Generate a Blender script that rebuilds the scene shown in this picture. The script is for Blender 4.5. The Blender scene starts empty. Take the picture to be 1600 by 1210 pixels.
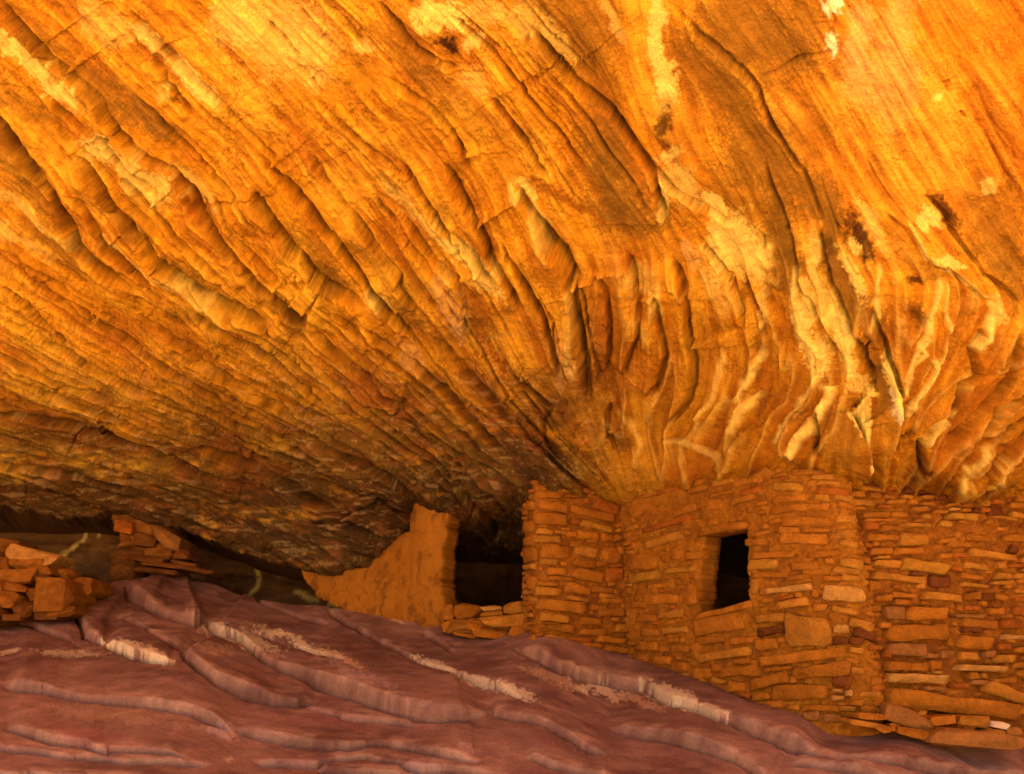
import bpy, math, random
import numpy as np
from math import radians as RAD

# ------------------------------------------------------------------ camera, sky, sun, exposure
SC = bpy.context.scene
W0, H0, FPX, PITCH = 1600.0, 1210.0, 1244.0, RAD(20.0)
cam_d = bpy.data.cameras.new('camera')
cam = bpy.data.objects.new('camera', cam_d)
SC.collection.objects.link(cam)
cam.location = (0, 0, 0)
cam.rotation_euler = (math.pi / 2 + PITCH, 0, 0)
cam_d.sensor_fit = 'HORIZONTAL'
cam_d.sensor_width = 36.0
cam_d.lens = 36.0 * FPX / W0
cam_d.clip_start = 0.05
cam_d.clip_end = 2000
SC.camera = cam

SUN_EL, SUN_AZ = RAD(52.0), RAD(200.0)      # azimuth measured clockwise from +Y
world = bpy.data.worlds.new('World')
SC.world = world
world.use_nodes = True
wn = world.node_tree
bgn = wn.nodes['Background']
sky = wn.nodes.new('ShaderNodeTexSky')
sky.sky_type = 'NISHITA'
sky.sun_disc = False
sky.sun_elevation = SUN_EL
sky.sun_rotation = SUN_AZ
wn.links.new(sky.outputs[0], bgn.inputs[0])
bgn.inputs[1].default_value = 0.05
sun_d = bpy.data.lights.new('sun', 'SUN')
sun_d.energy = 5.0
sun_d.angle = RAD(0.5)
sun_d.color = (1.0, 0.93, 0.82)
sun = bpy.data.objects.new('sun', sun_d)
SC.collection.objects.link(sun)
sun.rotation_euler = (math.pi / 2 - SUN_EL, 0, math.pi - SUN_AZ)
SC.view_settings.view_transform = 'Standard'
SC.view_settings.look = 'None'
SC.view_settings.gamma = 1.0
SC.view_settings.use_curve_mapping = False
SC.view_settings.exposure = 2.52
SC.cycles.use_denoising = True
SC.cycles.max_bounces = 4
SC.cycles.diffuse_bounces = 2
SC.cycles.sample_clamp_indirect = 4.0

RNG = np.random.default_rng(7)
random.seed(7)
CP, SP = math.cos(PITCH), math.sin(PITCH)


# ------------------------------------------------------------------ geometry helpers
def slopes(px, py):
    """world x/Y and z/Y of the sight line through a place in the photograph"""
    px = np.asarray(px, float)
    py = np.asarray(py, float)
    zc = (H0 / 2 - py) / FPX
    yy = CP - zc * SP
    return (px - W0 / 2) / FPX / yy, (SP + zc * CP) / yy


def at(px, py, Y):
    a, b = slopes(px, py)
    Y = np.asarray(Y, float)
    return np.stack([a * Y, Y + 0 * a, b * Y], -1)


_T = np.random.default_rng(11).random((64, 256, 256)).astype(np.float32)


def vn(x, y, s=0):
    """smooth value noise 0..1"""
    t = _T[s % 64]
    xi = np.floor(x).astype(np.int64)
    yi = np.floor(y).astype(np.int64)
    fx = x - xi
    fy = y - yi
    fx = fx * fx * fx * (fx * (fx * 6 - 15) + 10)
    fy = fy * fy * fy * (fy * (fy * 6 - 15) + 10)
    x0 = xi & 255
    x1 = (xi + 1) & 255
    y0 = yi & 255
    y1 = (yi + 1) & 255
    a = t[x0, y0] * (1 - fx) + t[x1, y0] * fx
    b = t[x0, y1] * (1 - fx) + t[x1, y1] * fx
    return a * (1 - fy) + b * fy


def fbm(x, y, o=4, s=0, g=0.5):
    r = 0
    a = 1.0
    n = 0.0
    for k in range(o):
        r = r + a * vn(x * 2 ** k + 13.7 * k, y * 2 ** k + 7.3 * k, s + k)
        n += a
        a *= g
    return r / n


def cells(x, y, s=0):
    """worley: distance to the nearest and to the second nearest point, id of the nearest"""
    xi = np.floor(x).astype(np.int64)
    yi = np.floor(y).astype(np.int64)
    f1 = np.full(x.shape, 9.0)
    f2 = np.full(x.shape, 9.0)
    idn = np.zeros(x.shape)
    for dx in (-1, 0, 1):
        for dy in (-1, 0, 1):
            cx = xi + dx
            cy = yi + dy
            ox = _T[s % 64][cx & 255, cy & 255]
            oy = _T[(s + 1) % 64][cx & 255, cy & 255]
            d = np.hypot(cx + ox - x, cy + oy - y)
            m = d < f1
            f2 = np.where(m, f1, np.minimum(f2, d))
            idn = np.where(m, _T[(s + 2) % 64][cx & 255, cy & 255], idn)
            f1 = np.where(m, d, f1)
    return f1, f2, idn


def sst(a, b, x):
    t = np.clip((x - a) / (b - a), 0, 1)
    return t * t * (3 - 2 * t)


def grid_faces(nr, nc, flip=False, keep=None):
    i = np.arange(nr - 1)[:, None] * nc + np.arange(nc - 1)[None, :]
    f = np.stack([i, i + 1, i + nc + 1, i + nc], -1)
    if flip:
        f = f[..., ::-1]
    if keep is not None:
        return f[keep]
    return f.reshape(-1, 4)


def mesh_np(name, V, F, col=None, smooth=True):
    V = np.ascontiguousarray(V, np.float32).reshape(-1, 3)
    F = np.ascontiguousarray(F, np.int32)
    me = bpy.data.meshes.new(name)
    k = F.shape[1]
    me.vertices.add(len(V))
    me.vertices.foreach_set('co', V.ravel())
    me.loops.add(F.size)
    me.loops.foreach_set('vertex_index', F.ravel())
    me.polygons.add(len(F))
    me.polygons.foreach_set('loop_start', np.arange(0, F.size, k, dtype=np.int32))
    me.polygons.foreach_set('loop_total', np.full(len(F), k, np.int32))
    if smooth:
        me.polygons.foreach_set('use_smooth', np.ones(len(F), bool))
    if col is not None:
        c = np.ones((len(V), 4), np.float32)
        c[:, :3] = np.asarray(col).reshape(-1, 3)
        at_ = me.color_attributes.new('tint', 'FLOAT_COLOR', 'POINT')
        at_.data.foreach_set('color', c.ravel())
    me.update()
    me.validate()
    return me


def link(name, me, mat, parent=None, **props):
    o = bpy.data.objects.new(name, me)
    SC.collection.objects.link(o)
    if me is not None and mat is not None and not me.materials:
        me.materials.append(mat)
    o.parent = parent
    for k, v in props.items():
        o[k] = v
    return o


def thing(name, label, cat, loc=(0, 0, 0), group=None):
    o = bpy.data.objects.new(name, None)
    SC.collection.objects.link(o)
    o.location = loc
    o.empty_display_size = 0.1
    o['label'] = label
    o['category'] = cat
    o['kind'] = 'thing'
    if group:
        o['group'] = group
    return o


def polyline_field(PX, PY, pts, pad):
    """index box, distance and side (+1 = left of travel) to a line, and the way along it 0..1"""
    P = np.array(pts, float)
    x0, x1 = P[:, 0].min() - pad, P[:, 0].max() + pad
    y0, y1 = P[:, 1].min() - pad, P[:, 1].max() + pad
    m = (PX > x0) & (PX < x1) & (PY > y0) & (PY < y1)
    idx = np.nonzero(m.ravel())[0]
    if len(idx) == 0:
        return idx, None, None, None
    x = PX.ravel()[idx]
    y = PY.ravel()[idx]
    best = np.full(len(idx), 1e9)
    side = np.ones(len(idx))
    along = np.zeros(len(idx))
    seg = np.hypot(*(P[1:] - P[:-1]).T)
    cum = np.concatenate([[0], np.cumsum(seg)])
    for k in range(len(P) - 1):
        a, b = P[k], P[k + 1]
        d = b - a
        L2 = d @ d
        t = np.clip(((x - a[0]) * d[0] + (y - a[1]) * d[1]) / L2, 0, 1)
        ex = x - a[0] - t * d[0]
        ey = y - a[1] - t * d[1]
        dist = np.hypot(ex, ey)
        s = np.sign(d[1] * ex - d[0] * ey)
        mm = dist < best
        best = np.where(mm, dist, best)
        side = np.where(mm, s, side)
        along = np.where(mm, (cum[k] + t * seg[k]) / cum[-1], along)
    return idx, best, side, along


def wiggle(pts, amp=3.0, step=9.0, seed=0):
    """a traced line made ragged, as rock breaks: short straight runs"""
    P = np.array(pts, float)
    seg = np.hypot(*(P[1:] - P[:-1]).T)
    cum = np.concatenate([[0], np.cumsum(seg)])
    r = np.random.default_rng(seed)
    n = max(3, int(cum[-1] / step))
    t = np.sort(np.concatenate([[0, cum[-1]], r.uniform(0, cum[-1], n)]))
    x = np.interp(t, cum, P[:, 0])
    y = np.interp(t, cum, P[:, 1])
    x = x + r.normal(0, amp * .55, len(t))
    y = y + r.normal(0, amp * .55, len(t))
    return np.stack([x, y], -1)


# ------------------------------------------------------------------ materials
def nodes(mat):
    mat.use_nodes = True
    nt = mat.node_tree
    b = nt.nodes['Principled BSDF']
    return nt, b


def stone_mat(name, base=None, rough=0.9, grain=60.0, bump=0.25, var=0.25, streak=None, rand=0.0, spec=0.04):
    """rock: vertex tint or a base colour, mottled at two scales, with fine relief"""
    m = bpy.data.materials.new(name)
    nt, b = nodes(m)
    N, L = nt.nodes, nt.links
    tc = N.new('ShaderNodeTexCoord')
    mp = N.new('ShaderNodeMapping')
    L.new(tc.outputs['Object'], mp.inputs[0])
    if streak:
        mp.inputs['Scale'].default_value = streak
    if base is None:
        src = N.new('ShaderNodeVertexColor')
        src.layer_name = 'tint'
        c0 = src.outputs[0]
    else:
        src = N.new('ShaderNodeRGB')
        src.outputs[0].default_value = (*base, 1)
        c0 = src.outputs[0]
    n1 = N.new('ShaderNodeTexNoise')
    n1.inputs['Scale'].default_value = grain * 0.22
    n1.inputs['Detail'].default_value = 6
    n1.inputs['Roughness'].default_value = 0.65
    L.new(mp.outputs[0], n1.inputs[0])
    n2 = N.new('ShaderNodeTexNoise')
    n2.inputs['Scale'].default_value = grain * 2.2
    n2.inputs['Detail'].default_value = 3
    L.new(mp.outputs[0], n2.inputs[0])
    mr = N.new('ShaderNodeMapRange')
    mr.inputs[1].default_value = 0.3
    mr.inputs[2].default_value = 0.7
    mr.inputs[3].default_value = 1 - var
    mr.inputs[4].default_value = 1 + var
    L.new(n1.outputs[0], mr.inputs[0])
    mr2 = N.new('ShaderNodeMapRange')
    mr2.inputs[1].default_value = 0.3
    mr2.inputs[2].default_value = 0.7
    mr2.inputs[3].default_value = 1 - var * .6
    mr2.inputs[4].default_value = 1 + var * .6
    L.new(n2.outputs[0], mr2.inputs[0])
    mu = N.new('ShaderNodeMath')
    mu.operation = 'MULTIPLY'
    L.new(mr.outputs[0], mu.inputs[0])
    L.new(mr2.outputs[0], mu.inputs[1])
    val = mu.outputs[0]
    if rand:
        oi = N.new('ShaderNodeObjectInfo')
        r1 = N.new('ShaderNodeMapRange')
        r1.inputs[3].default_value = 1 - rand
        r1.inputs[4].default_value = 1 + rand
        L.new(oi.outputs['Random'], r1.inputs[0])
        mu2 = N.new('ShaderNodeMath')
        mu2.operation = 'MULTIPLY'
        L.new(val, mu2.inputs[0])
        L.new(r1.outputs[0], mu2.inputs[1])
        val = mu2.outputs[0]
    vm = N.new('ShaderNodeVectorMath')
    vm.operation = 'SCALE'
    L.new(c0, vm.inputs[0])
    L.new(val, vm.inputs['Scale'])
    L.new(vm.outputs[0], b.inputs['Base Color'])
    b.inputs['Roughness'].default_value = rough
    b.inputs['Specular IOR Level'].default_value = spec
    add = N.new('ShaderNodeMath')
    add.operation = 'MULTIPLY_ADD'
    L.new(n2.outputs[0], add.inputs[0])
    add.inputs[1].default_value = 0.35
    L.new(n1.outputs[0], add.inputs[2])
    bp = N.new('ShaderNodeBump')
    bp.inputs['Strength'].default_value = bump
    bp.inputs['Distance'].default_value = 0.02
    L.new(add.outputs[0], bp.inputs['Height'])
    L.new(bp.outputs[0], b.inputs['Normal'])
    return m


M_CEIL = stone_mat('overhang_sandstone', None, .85, 45, .7, .26)
M_SLICK = stone_mat('slickrock_sandstone', None, .65, 30, .45, .22, spec=.25)
M_BACK = stone_mat('alcove_rock', None, .95, 40, .4, .2)
M_MUD = stone_mat('mud_mortar', None, .95, 60, .8, .24)
M_PLASTER = stone_mat('mud_plaster', None, .95, 24, .5, .10)
M_APRON = stone_mat('canyon_ground', (.60, .35, .17), .95, 3, .2, .2)
M_STONE = {
    'o': stone_mat('orange_sandstone', (0.361, 0.133, 0.012), .9, 50, .9, .32, rand=.14),
    't': stone_mat('tan_sandstone', (0.393, 0.166, 0.018), .9, 50, .9, .32, rand=.12),
    'y': stone_mat('yellow_sandstone', (0.414, 0.190, 0.019), .9, 60, .9, .32, rand=.1),
    'r': stone_mat('red_sandstone', (0.323, 0.098, 0.011), .9, 50, .9, .32, rand=.14),
    'b': stone_mat('brown_sandstone', (0.303, 0.129, 0.027), .9, 50, .9, .32, rand=.12),
    'd': stone_mat('maroon_sandstone', (0.149, 0.048, 0.010), .9, 50, .9, .32, rand=.15),
    'p': stone_mat('pale_sandstone', (0.473, 0.237, 0.048), .9, 50, .9, .32, rand=.1),
    'h': stone_mat('weathered_sandstone', (.28, .105, .013), .9, 50, .9, .34, rand=.22),
    'k': stone_mat('shaded_sandstone', (.17, .065, .013), .9, 50, .9, .3, rand=.2),  # dark stone: shade of the stub and low heap put into its colour
    'w': stone_mat('whitish_sandstone', (.74, .56, .32), .85, 50, .4, .12),
}


# ------------------------------------------------------------------ plans of the walls
class Plan:
    """an upright wall face over a line on the ground: u runs along it, d stands out of it"""
    def __init__(self, pts):
        P = np.array(pts, float)
        # round the bends
        for _ in range(2):
            q = [P[0]]
            for a, b in zip(P[:-1], P[1:]):
                q += [a * .75 + b * .25, a * .25 + b * .75]
            q.append(P[-1])
            P = np.array(q)
        self.P = P
        d = P[1:] - P[:-1]
        self.L = np.hypot(*d.T)
        self.U = np.concatenate([[0], np.cumsum(self.L)])
        t = d / self.L[:, None]
        nrm = np.stack([t[:, 1], -t[:, 0]], -1)
        vn_ = np.zeros_like(P)
        vn_[:-1] += nrm
        vn_[1:] += nrm
        self.N = vn_ / np.hypot(*vn_.T)[:, None]
        self.len = self.U[-1]

    def pos(self, u, z, d):
        x = np.interp(u, self.U, self.P[:, 0]) + np.minimum(u, 0) * 0
        y = np.interp(u, self.U, self.P[:, 1])
        nx = np.interp(u, self.U, self.N[:, 0])
        ny = np.interp(u, self.U, self.N[:, 1])
        # go on straight past the ends
        t0 = (self.P[1] - self.P[0]) / self.L[0]
        t1 = (self.P[-1] - self.P[-2]) / self.L[-1]
        e0 = np.minimum(u, 0)
        e1 = np.maximum(u - self.len, 0)
        return np.stack([x + nx * d + t0[0] * e0 + t1[0] * e1, y + ny * d + t0[1] * e0 + t1[1] * e1, z + 0 * x], -1)

    def hit(self, px, py):
        """(u, z, Y) where the sight line meets the face"""
        a, b = slopes(px, py)
        a = float(a)
        best = None
        n = len(self.P)
        for k in range(n - 1):
            p, q = self.P[k], self.P[k + 1]
            d = q - p
            den = d[0] - a * d[1]
            if abs(den) < 1e-9:
                continue
            s = (a * p[1] - p[0]) / den
            over = max(0, -s, s - 1) * self.L[k]
            if not ((k == 0 and s < 0) or (k == n - 2 and s > 1)) or over > .4:
                s = min(1, max(0, s))
            Y = p[1] + d[1] * s
            if Y > .5:
                key = (round(over, 3), Y)
                if best is None or key < best[0]:
                    best = (key, self.U[k] + s * self.L[k], float(b) * Y, Y)
        return best[1:]


PL_FRONT = Plan([(.88, 6.30), (1.24, 5.68), (1.60, 5.06), (1.85, 4.84), (2.05, 4.79), (2.14, 4.87), (2.16, 5.15)])
PL_RIGHT = Plan([(2.10, 4.93), (2.7, 5.08), (3.4, 5.30), (5.6, 5.9)])
PL_PIER = Plan([(.09, 6.50), (.115, 6.25), (.165, 6.00), (.42, 6.09), (.93, 6.36)])
PL_PLAST = Plan([(-2.1, 7.75), (-1.4, 7.3), (-.30, 6.72)])

# ------------------------------------------------------------------ the overhang
EDGE_FRONT = [(985, 775), (1060, 755), (1130, 741), (1200, 727), (1260, 722), (1310, 735), (1335, 752)]
EDGE_RIGHT = [(1350, 757), (1400, 758), (1450, 766), (1500, 776), (1560, 772), (1600, 775), (1700, 780)]
EDGE_PIER = [(840, 753), (900, 760), (965, 782)]
EDGE_PLAST = [(500, 893, .10), (560, 876, .10), (595, 868, .05), (640, 828, -.08), (650, 798, -.08), (672, 780, .20), (710, 776, .20)]

ctrl = []
for pl, ed in ((PL_FRONT, EDGE_FRONT), (PL_RIGHT, EDGE_RIGHT), (PL_PIER, EDGE_PIER), (PL_PLAST, EDGE_PLAST)):
    for p in ed:
        Y = pl.hit(*p[:2])[2]
        off = p[2] if pl is PL_PLAST else .06
        ctrl.append((p[0], p[1], Y - off))
        ctrl.append((p[0], p[1] + 70, Y + .75))
ctrl += [(-600, -300, 3.0), (-200, -300, 2.7), (300, -300, 2.4), (800, -300, 2.25), (1300, -300, 2.1), (1800, -300, 2.1), (2200, -300, 2.2),
         (-200, 0, 3.9), (200, 0, 3.5), (500, 0, 3.25), (800, 0, 3.05), (1100, 0, 2.85), (1400, 0, 2.7), (1750, 0, 2.65),
         (-200, 250, 5.0), (100, 250, 4.75), (400, 250, 4.4), (700, 250, 4.15), (1000, 250, 3.85), (1300, 250, 3.45), (1600, 250, 3.35),
         (-200, 450, 6.1), (100, 450, 5.85), (400, 450, 5.5), (700, 450, 5.2), (1000, 450, 4.8), (1300, 450, 4.1), (1600, 450, 4.0),
         (-200, 620, 7.1), (100, 620, 6.9), (400, 620, 6.6), (700, 620, 6.1), (880, 620, 5.75), (1050, 620, 5.45), (1200, 620, 5.0), (1350, 610, 4.5), (1600, 620, 4.55), (1800, 620, 4.6),
         (-200, 740, 7.6), (50, 740, 7.55), (250, 740, 7.4), (450, 760, 7.3), (600, 730, 6.62), (700, 745, 6.5), (780, 720, 6.08), (920, 700, 5.9), (1050, 690, 5.7),
         (-200, 800, 8.1), (0, 800, 8.0), (180, 800, 7.9), (330, 845, 7.8), (420, 870, 7.75), (765, 790, 6.6), (765, 850, 7.9),
         (2200, 450, 4.6), (2200, 780, 6.4), (-600, 450, 6.6), (-600, 780, 8.4)]
ctrl = np.array(ctrl)


def tps_fit(c, lam=0.02):
    X = c[:, :2] / 400.0
    n = len(X)
    r2 = ((X[:, None] - X[None]) ** 2).sum(-1)
    K = np.where(r2 > 0, .5 * r2 * np.log(np.maximum(r2, 1e-12)), 0) + lam * np.eye(n) * .01
    P = np.concatenate([np.ones((n, 1)), X], 1)
    A = np.zeros((n + 3, n + 3))
    A[:n, :n] = K
    A[:n, n:] = P
    A[n:, :n] = P.T
    sol = np.linalg.solve(A, np.concatenate([c[:, 2], np.zeros(3)]))
    return X, sol


def tps_eval(fit, px, py):
    X, s = fit
    x = np.asarray(px, float).ravel() / 400.0
    y = np.asarray(py, float).ravel() / 400.0
    out = s[-3] + s[-2] * x + s[-1] * y
    for k in range(len(X)):
        r2 = (x - X[k, 0]) ** 2 + (y - X[k, 1]) ** 2
        out += s[k] * .5 * r2 * np.log(np.maximum(r2, 1e-12))
    return out.reshape(np.shape(px))


CEIL = tps_fit(ctrl)

# the lie of the beds: direction of the flutes over the overhang (degrees below the horizontal)
FLOW = [(0, 40, 44), (60, 140, 43), (150, 60, 45), (330, 130, 43), (100, 290, 46), (300, 280, 46), (20, 390, 36), (150, 450, 36), (280, 400, 46), (60, 500, 29), (200, 520, 30), (40, 580, 24),
        (250, 590, 30), (-100, 650, 16), (80, 680, 14), (250, 720, 16), (420, 640, 26), (420, 760, 18), (560, 800, 20), (460, 330, 47), (540, 420, 55), (450, 480, 39), (500, 560, 38), (620, 560, 42), (660, 380, 52), (730, 350, 62),
        (600, 480, 52), (740, 520, 62), (640, 660, 36), (760, 640, 42), (550, 60, 45), (560, 200, 47), (700, 180, 50), (690, 60, 40), (860, 120, 47), (980, 220, 56), (860, 390, 57), (820, 460, 62),
        (905, 520, 88), (990, 500, 92), (870, 600, 60), (830, 700, 42), (900, 740, 42), (960, 680, 70), (1040, 60, 85), (1040, 180, 80), (1120, 90, 44), (1220, 200, 55), (1240, 360, 75), (1280, 450, 66), (1060, 310, 45),
        (1150, 420, 58), (1075, 480, 88), (1180, 500, 76), (1060, 640, 112), (1020, 720, 80), (1160, 660, 125), (1240, 660, 140), (1220, 560, 95), (1330, 500, 66), (1380, 560, 70), (1405, 640, 95), (1345, 700, 85),
        (1410, 370, 46), (1550, 420, 50), (1400, 60, 60), (1540, 120, 55), (1420, 200, 60), (1570, 260, 60), (1440, 520, 108), (1530, 520, 118), (1480, 610, 130), (1570, 650, 140), (1450, 720, 120), (1560, 740, 145), (1700, 600, 140), (1700, 200, 58)]
FLOW = np.array(FLOW, float)


def flow_dir(px, py):
    wsum = 0
    c = 0
    s = 0
    for fx, fy, a in FLOW:
        w = 1.0 / (((px - fx) ** 2 + (py - fy) ** 2) / 2500.0 + .3) ** 1.6
        c = c + w * math.cos(RAD(a))
        s = s + w * math.sin(RAD(a))
    n = np.hypot(c, s) + 1e-9
    return c / n, s / n


# flute relief: noise drawn out along the flow
RS = 2.0
rx = np.arange(-240, 1844, RS)
ry = np.arange(-220, 960, RS)
RX, RY = np.meshgrid(rx, ry)
sx = np.arange(-240, 1844, 12.0)
sy = np.arange(-220, 960, 12.0)
SX, SY = np.meshgrid(sx, sy)
fcx, fsy = flow_dir(SX, SY)


def bil(Fd, gx, gy, st, x, y):
    u = np.clip((x - gx[0]) / st, 0, len(gx) - 1.001)
    v = np.clip((y - gy[0]) / st, 0, len(gy) - 1.001)
    i = u.astype(np.int32)
    j = v.astype(np.int32)
    u = (u - i).astype(np.float32)
    v = (v - j).astype(np.float32)
    return (Fd[j, i] * (1 - u) + Fd[j, i + 1] * u) * (1 - v) + (Fd[j + 1, i] * (1 - u) + Fd[j + 1, i + 1] * u) * v


FC = bil(fcx, sx, sy, 12.0, RX, RY).astype(np.float32)
FS = bil(fsy, sx, sy, 12.0, RX, RY).astype(np.float32)
r_ = np.random.default_rng(3)


def smooth_noise(scale, seed):
    return vn(RX / scale + 3.1 * seed, RY / scale + 1.7 * seed, seed).astype(np.float32)


SRC = [r_.random(RX.shape).astype(np.float32), smooth_noise(7, 21), smooth_noise(22, 22), smooth_noise(46, 23)]
LEN = [26, 44, 60, 80]
LIC = [None] * 4
for rnd in range(2):
    ACC = [np.zeros(RX.shape, np.float32) for _ in SRC]
    WT = [0.0] * 4
    for sgn in (1, -1):
        X = RX.astype(np.float32).copy()
        Yp = RY.astype(np.float32).copy()
        for k in range(30):
            ji = np.clip(((Yp - ry[0]) / RS + .5).astype(np.int32), 0, len(ry) - 1)
            ii = np.clip(((X - rx[0]) / RS + .5).astype(np.int32), 0, len(rx) - 1)
            for q in range(0 if rnd == 0 else 2, 4):
                if k * 3.2 < LEN[q] * 1.25:
                    w = math.cos(min(1, k * 3.2 / (LEN[q] * 1.25)) * math.pi / 2)
                    ACC[q] += w * SRC[q][ji, ii]
                    WT[q] += w
            X += sgn * 3.2 * FC[ji, ii]
            Yp += sgn * 3.2 * FS[ji, ii]
    for q in range(0 if rnd == 0 else 2, 4):
        a = ACC[q] / WT[q]
        a = (a - a.mean()) / a.std()
        LIC[q] = a.astype(np.float32)
        SRC[q] = LIC[q]


def lic(q, x, y):
    return bil(LIC[q], rx, ry, RS, x, y)


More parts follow.
